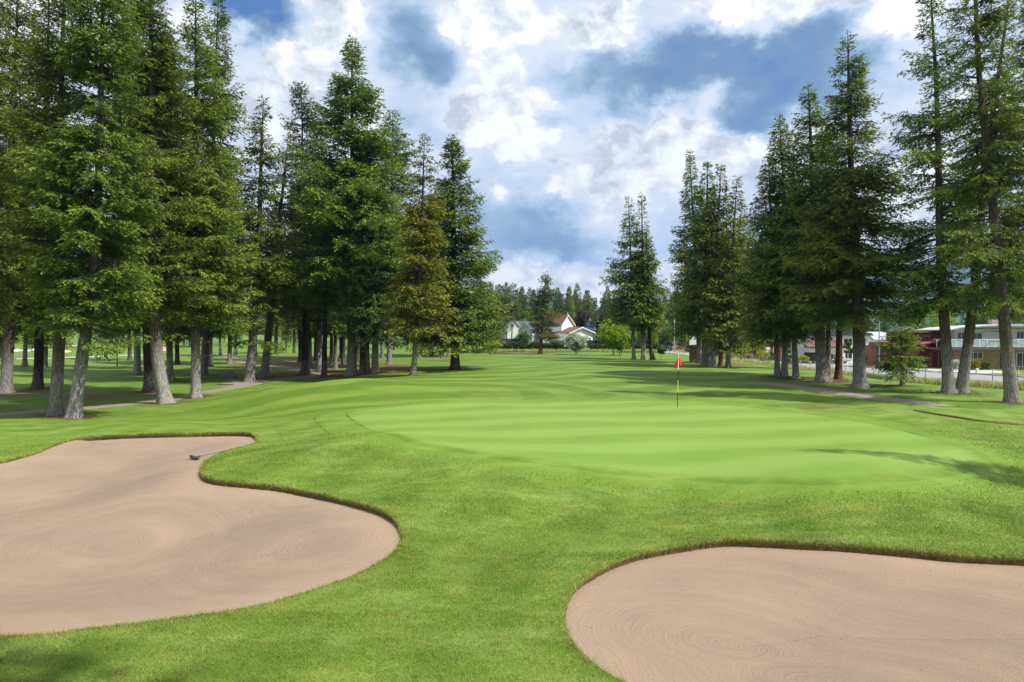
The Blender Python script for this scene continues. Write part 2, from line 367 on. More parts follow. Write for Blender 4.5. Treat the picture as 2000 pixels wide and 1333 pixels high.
# ---- lawn material
n = N("mown_grass"); p = n.pos('World')
big = n.noise(p, .22, 4, .6); mid = n.noise(n.map(p, (1, 1.5, 1)), 1.1, 5, .65); fine = n.noise(p, 14, 6, .75); vf = n.noise(p, 70, 3, .8)
g1 = n.ramp(mid, [(.25, (.115, .195, .020)), (.5, (.170, .265, .030)), (.75, (.240, .320, .055))])
straw = n.ramp(n.noise(p, 3.2, 7, .72, ), [(.52, (0, 0, 0)), (.72, (1, 1, 1))])
g1 = n.mix(n.math('MULTIPLY', straw, .40), g1, (.27, .28, .06))
deep = n.ramp(n.noise(n.map(p, (1, 1.6, 1), (4, 7, 0)), .8, 6, .7), [(.50, (0, 0, 0)), (.68, (1, 1, 1))])
g1 = n.mix(n.math('MULTIPLY', deep, .55), g1, (.045, .125, .012))
g1 = n.mix(n.math('MULTIPLY', n.mr(fine, .3, .7), .42), g1, (.20, .33, .055))
g1 = n.mix(n.math('MULTIPLY', n.mr(vf, .45, .75), .3), g1, (.04, .10, .01))
sp = n.n('ShaderNodeSeparateXYZ', {0: p}).outputs
# fairway mowing bands, curving slowly
def bands(ax, ay, wid, wob, lo=.42, hi=.58):
    t = n.math('ADD', n.math('MULTIPLY', sp[0], ax), n.math('MULTIPLY', sp[1], ay))
    t = n.math('ADD', t, n.math('MULTIPLY', n.math('SUBTRACT', n.noise(p, .07, 2), .5), wob))
    t = n.math('ADD', n.math('MULTIPLY', n.math('SINE', n.math('MULTIPLY', t, math.pi / wid)), .5), .5)
    return n.mr(t, lo, hi, 0, 1, True)
pale = n.ramp(n.noise(n.map(p, (1, 1.8, 1), (9, 2, 0)), .75, 6, .7), [(.5, (0, 0, 0)), (.66, (1, 1, 1))]); g1 = n.mix(n.math('MULTIPLY', pale, .6), g1, (.25, .37, .10)); stq = n.n('ShaderNodeSeparateXYZ', {0: n.pos('World')}).outputs; tt = n.math('ADD', n.math('MULTIPLY', stq[0], .93), n.math('MULTIPLY', stq[1], -.30)); tt = n.math('ADD', tt, n.math('MULTIPLY', n.noise(n.pos('World'), .16, 3), 3.0)); mb_ = n.math('MULTIPLY', n.mr(n.math('SINE', n.math('MULTIPLY', tt, 3.14159 / .95)), -.5, .5, 0, 1, True), n.mr(n.noise(n.pos('World'), .35, 2), .38, .58, .2, 1)); g1 = n.mix(1., g1, (.86, .87, .82), 'MULTIPLY'); g1 = n.mix(n.math('MULTIPLY', mb_, .8), g1, n.mix(1., g1, (.72, .80, .66), 'MULTIPLY')); trk = n.noise(n.map(p, (.55, 1.6, 1), (0, 0, 0), (0, 0, .5)), .9, 5, .65); g1 = n.mix(n.math('MULTIPLY', n.mr(trk, .54, .66), .55), g1, (.075, .175, .012)); g1 = n.mix(n.math('MULTIPLY', n.mr(trk, .44, .34), .45), g1, (.27, .36, .07))
fb_ = bands(-.42, .90, 2.3, 11, .2, .8)
fcol = n.mix(fb_, (.095, .190, .016), (.250, .355, .058))
fcol = n.mix(n.math('MULTIPLY', n.mr(big, .35, .65), .35), fcol, (.10, .235, .02)); fcol = n.mix(n.math('MULTIPLY', n.mr(fine, .4, .7), .25), fcol, (.23, .38, .06))
tq = P(905, 772); dx_ = n.math('SUBTRACT', sp[0], float(tq[0])); dy_ = n.math('MULTIPLY', n.math('SUBTRACT', sp[1], float(tq[1])), .8)
dr = n.math('SQRT', n.math('ADD', n.math('MULTIPLY', dx_, dx_), n.math('MULTIPLY', dy_, dy_))); dr = n.math('ADD', dr, n.math('MULTIPLY', n.noise(p, .12, 2), 2.5))
rb_ = n.mr(n.math('SINE', n.math('MULTIPLY', dr, math.pi / 1.6)), -.2, .5, 0, 1, True); rmask = n.math('MULTIPLY', n.mr(dr, 14, 11, 0, 1, True), n.mr(sp[1], 56, 50, 0, 1, True))
fcol = n.mix(n.math('MULTIPLY', n.math('MULTIPLY', rmask, n.mr(sp[0], -3.5, 3.5, 0, 1, True)), .7), fcol, n.mix(rb_, (.085, .180, .014), (.225, .335, .055)))
fcol = n.mix(n.math('MULTIPLY', n.math('MULTIPLY', rmask, n.mr(n.noise(n.map(p, (.5, 1, 1)), .8, 5, .7), .5, .65)), .5), fcol, (.27, .30, .06))
fcol = n.mix(n.math('MULTIPLY', n.mr(n.noise(n.map(p, (.35, 1, 1)), .35, 5, .65), .48, .62), .4), fcol, (.115, .23, .018))
c = n.mix(n.math('MULTIPLY', n.attr('fair'), .78), g1, n.mix(1., fcol, (.76, .79, .72), 'MULTIPLY'))
# green: short, pale, broad diagonal bands
gb = bands(-.20, .97, 1.45, 1.6, .08, .92); gb2 = bands(.95, -.30, 1.5, 1.0, .05, .95)
gcol = n.mix(gb, (.168, .288, .045), (.240, .360, .085)); gcol = n.mix(n.math('MULTIPLY', gb2, .14), gcol, (.26,.38,.095))
gcol = n.mix(n.math('MULTIPLY', n.mr(fine, .35, .7), .30), gcol, (.15, .30, .035)); gcol = n.mix(n.math('MULTIPLY', n.mr(n.noise(p, 45, 4, .8), .45, .65), .22), gcol, (.13, .25, .03)); gcol = n.mix(n.math('MULTIPLY', n.mr(n.noise(p, 2.2, 6, .7), .5, .7), .25), gcol, (.26, .36, .08)); gcol = n.mix(n.math('MULTIPLY', n.mr(n.noise(p, .6, 4), .35, .65), .25), gcol, (.24, .42, .065))
gm_ = n.attr('green'); gm2 = n.mr(n.math('ADD', gm_, n.math('MULTIPLY', n.math('SUBTRACT', n.noise(p, 4, 5, .7), .5), .5)), .3, .7); c = n.mix(gm2, c, n.mix(1., gcol, (.90, .90, .84), 'MULTIPLY'))
rd = n.attr('ringd')
# collar round the green, slightly lighter, and the dark clipped seams
col_ = n.math('MULTIPLY', n.mr(rd, .0, .05), n.mr(rd, 1.1, .9)); c = n.mix(n.math('MULTIPLY', col_, .45), c, (.16, .29, .035))
seamm = n.mr(n.noise(p, .5, 3), .4, .55)
for d0, wd, k in ((.0, .035, .8), (1.2, .05, .45), (2.6, .06, .25)):
    sm = n.mr(n.math('ABSOLUTE', n.math('SUBTRACT', rd, d0)), wd, wd * .3, 0, k); sm = n.math('MULTIPLY', sm, n.math('ADD', n.math('MULTIPLY', seamm, .6), .4)); sm = n.math('MULTIPLY', sm, n.mr(sp[1], 21, 24, .15, 1))
    c = n.mix(sm, c, (.035, .09, .012))
dn = n.math('ADD', n.attr('duff'), n.math('MULTIPLY', n.math('SUBTRACT', n.noise(p, .9, 6, .65), .5), 1.5))
dm = n.mr(dn, .42, .75, 0, .85, True)
c = n.mix(dm, c, n.ramp(n.noise(p, 6, 5), [(.3, (.10, .055, .028)), (.7, (.24, .145, .075))]))
c = n.mix(n.attr('tall'), c, n.ramp(mid, [(.3, (.14, .21, .04)), (.7, (.36, .31, .12))]))
sd = n.attr('sdb'); bl = n.math('MULTIPLY', n.mr(sd, .16, .02, 0, 1), n.mr(n.noise(p, 9, 4), .35, .6)); c = n.mix(n.math('MULTIPLY', bl, .7), c, (.19, .15, .045))
c = n.mix(n.mr(n.attr('soil'), .05, .4), c, n.ramp(n.noise(p, 16, 5), [(.3, (.085, .060, .030)), (.7, (.25, .165, .08))]))
bm_ = n.bump(n.math('ADD', n.math('MULTIPLY', fine, .6), n.math('MULTIPLY', vf, .4)), .55, .03)
c = n.mix(1., c, (.82, .82, .80), 'MULTIPLY'); gmix = n.bsdf(c, .75, bm_, .15)
GRASS_MAT = n.out(gmix)
gme.materials.append(GRASS_MAT)
ground = tag(link("ground", gme), kind="structure")

# ---- sand
def sand_mat(name, centres, scale):
    n = N(name); p = n.pos('World'); sp = n.n('ShaderNodeSeparateXYZ', {0: p}).outputs
    wob = n.noise(p, .45, 3, .5); acc = None; hb = None
    # rake rings: distance to the nearest swirl centre (smooth)
    ds = []
    for cx, cy, kx, ky in centres:
        dx = n.math('MULTIPLY', n.math('SUBTRACT', sp[0], cx), kx); dy = n.math('MULTIPLY', n.math('SUBTRACT', sp[1], cy), ky)
        ds.append(n.math('SQRT', n.math('ADD', n.math('MULTIPLY', dx, dx), n.math('MULTIPLY', dy, dy))))
    d = ds[0]
    for e in ds[1:]: d = n.n('ShaderNodeMath', {0: d, 1: e, 2: .35}, operation='SMOOTH_MIN').outputs[0]
    d = n.math('ADD', d, n.math('MULTIPLY', wob, .30))
    rk = n.n('ShaderNodeCombineXYZ', {0: n.math('MULTIPLY', d, scale)}).outputs[0]
    broad = n.noise(rk, .55, 2, .5); finer = n.noise(n.n('ShaderNodeVectorMath', {0: rk, 1: n.map(p, (.25, .25, 0))}, operation='ADD').outputs[0], 9, 3, .65)
    grain = n.noise(p, 160, 3, .8); clod = n.noise(p, 28, 5, .7); patch = n.noise(p, .5, 4, .6)
    c = n.ramp(broad, [(.32, (.335, .250, .183)), (.5, (.375, .280, .202)), (.68, (.425, .315, .222))])
    c = n.mix(n.math('MULTIPLY', n.mr(patch, .38, .60), .6), c, (.295, .225, .175))
    c = n.mix(n.math('MULTIPLY', n.mr(finer, .45, .65), .26), c, (.47, .36, .26))
    c = n.mix(n.math('MULTIPLY', n.mr(n.noise(p, 75, 4, .8), .42, .62), .22), c, (.24, .175, .135)); c = n.mix(n.math('MULTIPLY', n.mr(clod, .52, .74), .22), c, (.27, .19, .14))
    c = n.mix(n.math('MULTIPLY', n.mr(grain, .5, .68), .42), c, (.16, .115, .09))
    c = n.mix(n.math('MULTIPLY', n.mr(n.noise(p, 240, 2, .8), .60, .72), .25), c, (.56,.45,.34))
    lipd = n.attr('inner'); c = n.mix(n.mr(lipd, .9, .2, 0, .35), c, (.47, .34, .24))
    c = n.mix(1., c, (.78, .775, .77), 'MULTIPLY')
    h = n.math('ADD', n.math('MULTIPLY', finer, 1.0), n.math('ADD', n.math('MULTIPLY', clod, .8), n.math('MULTIPLY', grain, .35)))
    return n.out(n.bsdf(c, .9, n.bump(h, .75, .03), .1))
def cpt(px, py): q = Plane(px, py); return (q[0], q[1])
LS = [(*cpt(215, 1030), 1, .95), (*cpt(620, 1060), 1, 1)]
RS = [(*cpt(1600, 1300), .75, 1.1), (*cpt(1420, 1225), 1, 1.1)]
from_k = {0: ("bunker_sand", LS, 2.6), 1: ("bunker_sand", RS, 3.2), 2: ("bunker_sand", [(18, 30, 1, 1)], 3)}
for k in range(3):
    m = (SID == k) & (SD0 < .12) & (SD < .12)
    qm = m[1:, :-1] & m[1:, 1:] & m[:-1, 1:] & m[:-1, :-1]
    q = quads[qm]; u, inv = np.unique(q, return_inverse=True); q = inv.reshape(q.shape)
    X, Y, D_, NY = gx.ravel()[u], gy.ravel()[u], SD.ravel()[u], GYn.ravel()[u]
    Z = sandz(X, Y, D_, NY)
    if k < 2:
        Z += .012 * np.sin(X * 2.1 + Y) * np.sin(Y * 1.7) * ss(.3, 1.5, -D_)
    else: Z = height(X, Y) - .13 + 0 * X
    Z = np.where(D_ > 0, np.minimum(Z, height(X, Y) - .05), Z)
    nm, cs, sc = from_k[k]
    me = npmesh(nm, np.stack([X, Y, Z], -1), q, [sand_mat("raked_sand", cs, sc)], attrs=dict(inner=-D_), smooth=True)
    tag(link(nm, me), kind="structure")
def sand_at(k, x, y):
    d, nx, ny = sdf(BUNK[k], np.array([x]), np.array([y])); return float(sandz(np.array([x]), np.array([y]), d, ny)[0]), float(d[0])
# small stones and clods lying in the sand
b_ = np.random.default_rng(3); vs = []; fs = []
for k, num in ((0, 160), (1, 300)):
    bb = BUNK[k]; c_ = 0
    while c_ < num:
        x = b_.uniform(max(bb[:, 0].min(), -12), min(bb[:, 0].max(), 12)); y = b_.uniform(bb[:, 1].min(), bb[:, 1].max())
        z, d = sand_at(k, x, y)
        if d > -.05 or (k == 1 and b_.random() > .25 + .75 * math.exp(d / 1.2)): continue
        r = b_.uniform(.002, .007) * (1.6 if b_.random() < .06 else 1); o = len(vs); j = lambda: b_.uniform(.6, 1.3)
        vs += [(x + r * j(), y, z + r * .2), (x, y + r * j(), z + r * .2), (x - r * j(), y, z + r * .2), (x, y - r * j(), z + r * .2), (x, y, z + r * j()), (x, y, z - r)]
        for a in range(4): fs += [(o + a, o + (a + 1) % 4, o + 4), (o + (a + 1) % 4, o + a, o + 5)]
        c_ += 1
me = npmesh("sand_debris", vs, fs, [simple("clod", (.12, .08, .055), .9, .4, 20)]); tag(link("sand_debris", me), "tiny dark clods and crumbs scattered over the raked sand", "debris", kind="stuff")

# ---------------------------------------------------------------- grass blades (uncountable)
def inside_any(X, Y, pad=0.):
    s = np.full(X.shape, 9.)
    for b in BUNK[:2]:
        m = (X > b[:, 0].min() - 1) & (X < b[:, 0].max() + 1) & (Y > b[:, 1].min() - 1) & (Y < b[:, 1].max() + 1)
        if m.any():
            d = sdf(b, X[m], Y[m])[0]; t = s[m]; t = np.minimum(t, d); s[m] = t
    return s
def blades(name, X, Y, h, wd, lean, mat, rg, var, z=None):
    n_ = len(X); Z = height(X, Y) if z is None else z; a = rg.uniform(0, 2 * math.pi, n_); la = rg.uniform(0, 2 * math.pi, n_)
    hx = np.cos(a) * wd; hy = np.sin(a) * wd; lx = np.cos(la) * lean * h; ly = np.sin(la) * lean * h
    b0 = np.stack([X - hx, Y - hy, Z - .004], -1); b1 = np.stack([X + hx, Y + hy, Z - .004], -1)
    m0 = np.stack([X - hx * .7 + lx * .35, Y - hy * .7 + ly * .35, Z + h * .6], -1); m1 = np.stack([X + hx * .7 + lx * .35, Y + hy * .7 + ly * .35, Z + h * .6], -1)
    t = np.stack([X + lx, Y + ly, Z + h], -1)
    Vv = np.stack([b0, b1, m1, m0, t, t], 1).reshape(-1, 3)[:, :]; Vv = np.stack([b0, b1, m1, m0, t + 0], 1).reshape(-1, 3)
    k = np.arange(n_)[:, None] * 5
    fq = k + np.array([[0, 1, 2, 3]]); ft = k + np.array([[3, 2, 4, 4]])
    tri = np.concatenate([k + np.array([[0, 1, 2]]), k + np.array([[0, 2, 3]]), k + np.array([[3, 2, 4]])])
    me = npmesh(name, Vv, tri, [mat], attrs=dict(var=np.repeat(var, 5), tip=np.tile([0, 0, .6, .6, 1], n_)), smooth=False)
    return me
n = N("grass_blade"); v_ = n.attr('var'); 
gc = n.ramp(v_, [(0, (.105, .185, .018)), (.35, (.205, .315, .038)), (.65, (.32, .41, .075)), (.80, (.48, .47, .13)), (1, (.68, .56, .25))])
p = n.pos('World'); patchn = n.noise(n.map(p, (1, 1.6, 1), (4, 7, 0)), .8, 6, .7)
gc = n.mix(n.math('MULTIPLY', n.mr(patchn, .5, .68), .4), gc, (.10, .22, .016)); gc = n.mix(n.math('MULTIPLY', n.mr(n.noise(n.map(p, (1, 1.8, 1), (9, 2, 0)), .75, 6, .7), .5, .66), .45), gc, (.30, .46, .12)); gc = n.mix(n.math('MULTIPLY', n.mr(n.noise(p, 1.9, 7, .78), .47, .62), .65), gc, (.50, .45, .15)); trk = n.noise(n.map(p, (.55, 1.6, 1), (0, 0, 0), (0, 0, .5)), .9, 5, .65); gc = n.mix(n.math('MULTIPLY', n.mr(trk, .54, .66), .5), gc, (.11, .235, .014)); gc = n.mix(n.math('MULTIPLY', n.mr(trk, .44, .34), .4), gc, (.42, .50, .12))
stq = n.n('ShaderNodeSeparateXYZ', {0: n.pos('World')}).outputs; tt = n.math('ADD', n.math('MULTIPLY', stq[0], .93), n.math('MULTIPLY', stq[1], -.30)); tt = n.math('ADD', tt, n.math('MULTIPLY', n.noise(n.pos('World'), .16, 3), 3.0)); mb_ = n.math('MULTIPLY', n.mr(n.math('SINE', n.math('MULTIPLY', tt, 3.14159 / .95)), -.5, .5, 0, 1, True), n.mr(n.noise(n.pos('World'), .35, 2), .38, .58, .2, 1)); gc = n.mix(1., gc, (.80, .80, .77), 'MULTIPLY'); gc = n.mix(n.math('MULTIPLY', mb_, .8), gc, n.mix(1., gc, (.72, .80, .66), 'MULTIPLY')); tr = n.n('ShaderNodeBsdfTranslucent', {0: gc}).outputs[0]
BLADE = n.out(n.n('ShaderNodeMixShader', {0: .3, 1: n.bsdf(gc, .55, None, .25), 2: tr}).outputs[0])
rg = np.random.default_rng(11)
XS = []; YS = []
# density per m2 falls with distance so that it stays even in the picture
for y0, y1, dens in ((4.6, 7, 1500), (7, 9, 5200), (9, 11.5, 3600), (11.5, 14.5, 2000), (14.5, 18.5, 1000), (18.5, 26, 420)):
    wdt = .92 * y1 + 1; k = int((y1 - y0) * 2 * wdt * dens); x = rg.uniform(-wdt, wdt, k); y = rg.uniform(y0, y1, k)
    m = np.abs(x) < .80 * y + 2.2; XS.append(x[m]); YS.append(y[m])
X = np.concatenate(XS); Y = np.concatenate(YS); sdv = inside_any(X, Y)
gd = np.full(X.shape, 9.); m = Y > 14; gd[m] = sdf(gr, X[m], Y[m])[0]
m = (sdv > .0) & (rg.random(len(X)) < ss(25.5, 18.5, Y)) & (gd > .15 + .7 * rg.random(len(X))); X, Y, sdv = X[m], Y[m], sdv[m]
dist = np.hypot(X, Y); near = np.exp(-np.abs(sdv) / .06)
h = rg.uniform(.014, .030, len(X)) * (1 + .7 * near) * (1 + .012 * dist); wd = rg.uniform(.0016, .0028, len(X)) * (dist / 7.5)
var = np.clip(.46 + rg.normal(0, .22, len(X)) * np.clip(10 / dist, .35, 1) + .1 * near, 0, 1)
me = blades("grass", X, Y, h, wd, rg.uniform(.3, 1.3, len(X)), BLADE, rg, var)
tag(link("grass", me), "short mown grass blades covering the foreground lawn", "grass", kind="stuff")
# shaggy fringe along the bunker lips
XS = []; YS = []; HS = []
for b in BUNK[:2]:
    seg = np.roll(b, -1, 0) - b; L = np.hypot(seg[:, 0], seg[:, 1])
    for i in range(len(b)):
        if abs(b[i, 0]) > .85 * b[i, 1] + 1: continue
        k = int(L[i] * 560 * (.55 + .9 * abs(math.sin(i * .37) * math.sin(i * 1.13)))); t = rg.random(k)[:, None]; q = b[i] + seg[i] * t; nrm = np.array([seg[i][1], -seg[i][0]]) / max(L[i], 1e-6)
        q = q + nrm * rg.normal(0, .022, (k, 1)); XS.append(q[:, 0]); YS.append(q[:, 1])
X = np.concatenate(XS); Y = np.concatenate(YS); dist = np.hypot(X, Y)
d_ = inside_any(X, Y); ok_ = d_ > -.03; X, Y, dist, d_ = X[ok_], Y[ok_], dist[ok_], d_[ok_]
h = rg.uniform(.022, .065, len(X)) * (1 + .6 * (rg.random(len(X)) < .05)); wd = rg.uniform(.0018, .003, len(X)) * (dist / 8); hang = rg.random(len(X)) < .45
me = blades("lip_grass", X, Y, h, wd, rg.uniform(.5, 1.7, len(X)), BLADE, rg, np.clip(rg.normal(.55, .28, len(X)), 0, 1), z=height(X, Y) - np.where(hang, .055, .015))
tag(link("lip_grass", me), "shaggy longer grass hanging over the bunker lips", "grass", kind="stuff")
# tall seeding grass by the fence
k = 52000; X = 33.7 + rg.normal(0, .75, k); Y = 42 + 76 * rg.random(k) ** 1.15; dist = np.hypot(X, Y); cl = np.sin(Y * 1.3) * np.sin(Y * .47 + 1)
h = rg.uniform(.3, .8, k) * (1 + .25 * cl) * np.clip(1.2 - np.abs(X - 33.7) * .5, .3, 1); wd = .010 * dist / 50
n = N("seed_grass"); gc = n.mix(n.attr('tip'), n.ramp(n.attr('var'), [(0, (.12, .20, .03)), (1, (.3, .34, .09))]), n.ramp(n.attr('var'), [(0, (.26, .34, .09)), (.5, (.56, .50, .24)), (1, (.72, .63, .38))]))
SEED = n.out(n.bsdf(gc, .7, None, .1))
me = blades("tall_grass", X, Y, h, np.full(k, 1.) * wd, rg.uniform(.1, .6, k), SEED, rg, rg.random(k)); tag(link("tall_grass", me), "tall straw coloured seeding grass along the wire fence", "grass", kind="stuff")

# ---------------------------------------------------------------- paths and roads
def strip(name, cpts, width, mat, lift=.012, sub=10, uvw=8):
    c = spline(cpts, sub, False); t = np.gradient(c, axis=0); t /= np.maximum(np.hypot(t[:, 0], t[:, 1])[:, None], 1e-6); nn = np.stack([-t[:, 1], t[:, 0]], -1)
    w_ = np.interp(np.linspace(0, 1, len(c)), np.linspace(0, 1, len(width)), width) if hasattr(width, '__len__') else np.full(len(c), width)
    k = np.linspace(-1, 1, uvw + 1); Q = c[:, None, :] + nn[:, None, :] * (w_[:, None] / 2 * k)[:, :, None]
    X, Y = Q[..., 0], Q[..., 1]; Z = height(X, Y) + lift; Z[:, 0] -= lift * 1.5; Z[:, -1] -= lift * 1.5
    i = np.arange(X.size).reshape(X.shape); q = np.stack([i[:-1, :-1], i[:-1, 1:], i[1:, 1:], i[1:, :-1]], -1).reshape(-1, 4)[:, ::-1]
    me = npmesh(name, np.stack([X, Y, Z], -1).reshape(-1, 3), q, [mat], smooth=True); return tag(link(name, me), kind="structure")
PATHM = simple("packed_path", (.23, .19, .16), .9, .25, 1.6, .1, bump=.3)
ROADM = simple("street_asphalt", (.27, .275, .285), .85, .12, .5, .2, bump=.2)
pp = lambda L: np.array([P(a, b)[:2] for a, b in L])
strip("path", pp([(-300, 822), (-100, 815), (0, 810), (90, 803), (170, 797), (250, 790), (320, 782), (395, 768), (450, 758), (500, 748)]), 1.7, PATHM, .02)
strip("path", pp([(440, 752), (500, 746), (560, 741), (620, 735), (600, 725), (545, 717), (500, 712), (460, 703), (430, 690)]), [1.6, 1.8, 2.2, 2.4, 2.2, 1.8, 1.8], PATHM, .05)
strip("path", pp([(1470, 748.5), (1530, 752), (1600, 762), (1660, 771), (1740, 781), (1820, 791), (1850, 795)]), [2.6, 2.2, 1.8, 1.6, 1.5], PATHM, .02)
road_c = np.array([(72, 25), (61, 48), (54, 66), (46, 90), (41.5, 112), (37.5, 135), (36, 158), (37, 185), (44, 230)])
strip("road", road_c, [10, 10, 10, 10, 9.5, 10, 12, 12, 12], ROADM, .03, 12)
strip("road", np.array([(34, 160), (42, 166), (52, 178), (66, 200), (80, 240)]), [12, 10, 9, 9], ROADM, .036, 10)
KERBM = simple("kerb_concrete", (.42, .42, .40), .85, .1, 2)
for off in (5.15,):
    c = spline(road_c, 12, False); t = np.gradient(c, axis=0); t /= np.hypot(t[:, 0], t[:, 1])[:, None]; nn = np.stack([t[:, 1], -t[:, 0]], -1)
    m = MB(); q = c + nn * off; z = height(q[:, 0], q[:, 1])
    for i in range(6, len(q) - 30):
        if i % 17 in (0, 1, 2, 3): continue
        a, b = q[i], q[i + 1]; w2 = nn[i] * .12
        m.add([(*(a - w2), z[i] - .1), (*(a + w2), z[i] - .1), (*(b + w2), z[i + 1] - .1), (*(b - w2), z[i + 1] - .1), (*(a - w2), z[i] + .13), (*(a + w2), z[i] + .13), (*(b + w2), z[i + 1] + .13), (*(b - w2), z[i + 1] + .13)],
              [(0, 3, 2, 1), (4, 5, 6, 7), (0, 1, 5, 4), (1, 2, 6, 5), (2, 3, 7, 6), (3, 0, 4, 7)])
    tag(m.build("kerb", KERBM), kind="structure")
# ---------------------------------------------------------------- foliage materials
def foliage_mat(name, dark, light, tipc, trans=.30):
    n = N(name); v = n.attr('var'); t = n.attr('tip')
    rnd = n.n('ShaderNodeObjectInfo').outputs['Random']
    c = n.mix(n.mr(v, .1, .9), dark, light)
    c = n.mix(n.math('MULTIPLY', n.mr(t, .45, 1.0), n.mr(n.noise(n.pos(), .45, 3, .6), .35, .65)), c, tipc)
    hs = n.n('ShaderNodeHueSaturation', {'Hue': n.mr(rnd, 0, 1, .485, .515), 'Saturation': 1., 'Value': n.mr(rnd, 0, 1, .85, 1.15), 'Fac': 1., 'Color': c}).outputs[0]
    tr = n.n('ShaderNodeBsdfTranslucent', {0: hs}).outputs[0]
    return n.out(n.n('ShaderNodeMixShader', {0: trans, 1: n.bsdf(hs, .6, None, .22), 2: tr}).outputs[0])
FOL = foliage_mat("fir_needles", (.056, .098, .013), (.130, .190, .024), (.29, .34, .042))
FOLY = foliage_mat("olive_fir_needles", (.095, .115, .012), (.20, .22, .020), (.36, .36, .035))
FOLB = foliage_mat("bluish_spruce_needles", (.055, .110, .036), (.12, .205, .065), (.24, .35, .10))
FOLG = foliage_mat("fresh_green_needles", (.070, .115, .014), (.155, .215, .024), (.33, .38, .045))
FOLF = foliage_mat("far_forest_needles", (.035, .070, .014), (.07, .125, .024), (.12, .17, .03))
def bark(name, base, dark, pale, ph):
    n = N(name); o = n.pos(); sp = n.n('ShaderNodeSeparateXYZ', {0: o}).outputs
    ang = n.math('ARCTAN2', sp[1], sp[0]); st = n.map(o, (7, 7, 1.3))
    cr = n.vor(st, 1.6, 'DISTANCE_TO_EDGE', Detail=2.0, Roughness=.6); ns = n.noise(st, 2.2, 6, .7); ns2 = n.noise(o, 1.1, 5, .7); sp2 = n.noise(o, 26, 4, .8)
    c = n.mix(n.mr(ns, .3, .7), dark, base)
    c = n.mix(n.mr(cr, .0, .16, .75, 0), c, tuple(x * .35 for x in dark))
    # pale mineral bloom where the sprinklers reach, ragged at its upper limit
    hh = n.math('ADD', sp[2], n.math('MULTIPLY', n.math('SUBTRACT', ns2, .5), 3.4))
    pm = n.mr(hh, ph, ph * .35, 0, 1, True); pm = n.math('MULTIPLY', pm, n.mr(n.noise(st, 2.4, 6, .8), .36, .58, .12, 1))
    pc = n.mix(n.mr(sp2, .4, .7), pale, tuple(x * .62 for x in pale)); pc = n.mix(n.mr(cr, .0, .10, .6, 0), pc, tuple(x * .28 for x in pale))
    c = n.mix(n.math('MULTIPLY', pm, .92), c, pc)
    h = n.math('ADD', n.mr(cr, 0, .25), n.math('MULTIPLY', ns, .8))
    return n.out(n.bsdf(c, .9, n.bump(h, .9, .05), .1))
BARK = bark("grey_fir_bark", (.21, .165, .125), (.10, .075, .058), (.40, .385, .365), 3.6)
BARKW = bark("pale_fir_bark", (.22, .175, .135), (.10, .078, .06), (.52, .50, .47), 4.4)
BARKD = bark("dark_fir_bark", (.10, .078, .062), (.05, .038, .03), (.20, .185, .17), 1.6)
BARKR = bark("reddish_pine_bark", (.24, .125, .07), (.11, .06, .038), (.28, .17, .11), .8)
LEAFS = {}

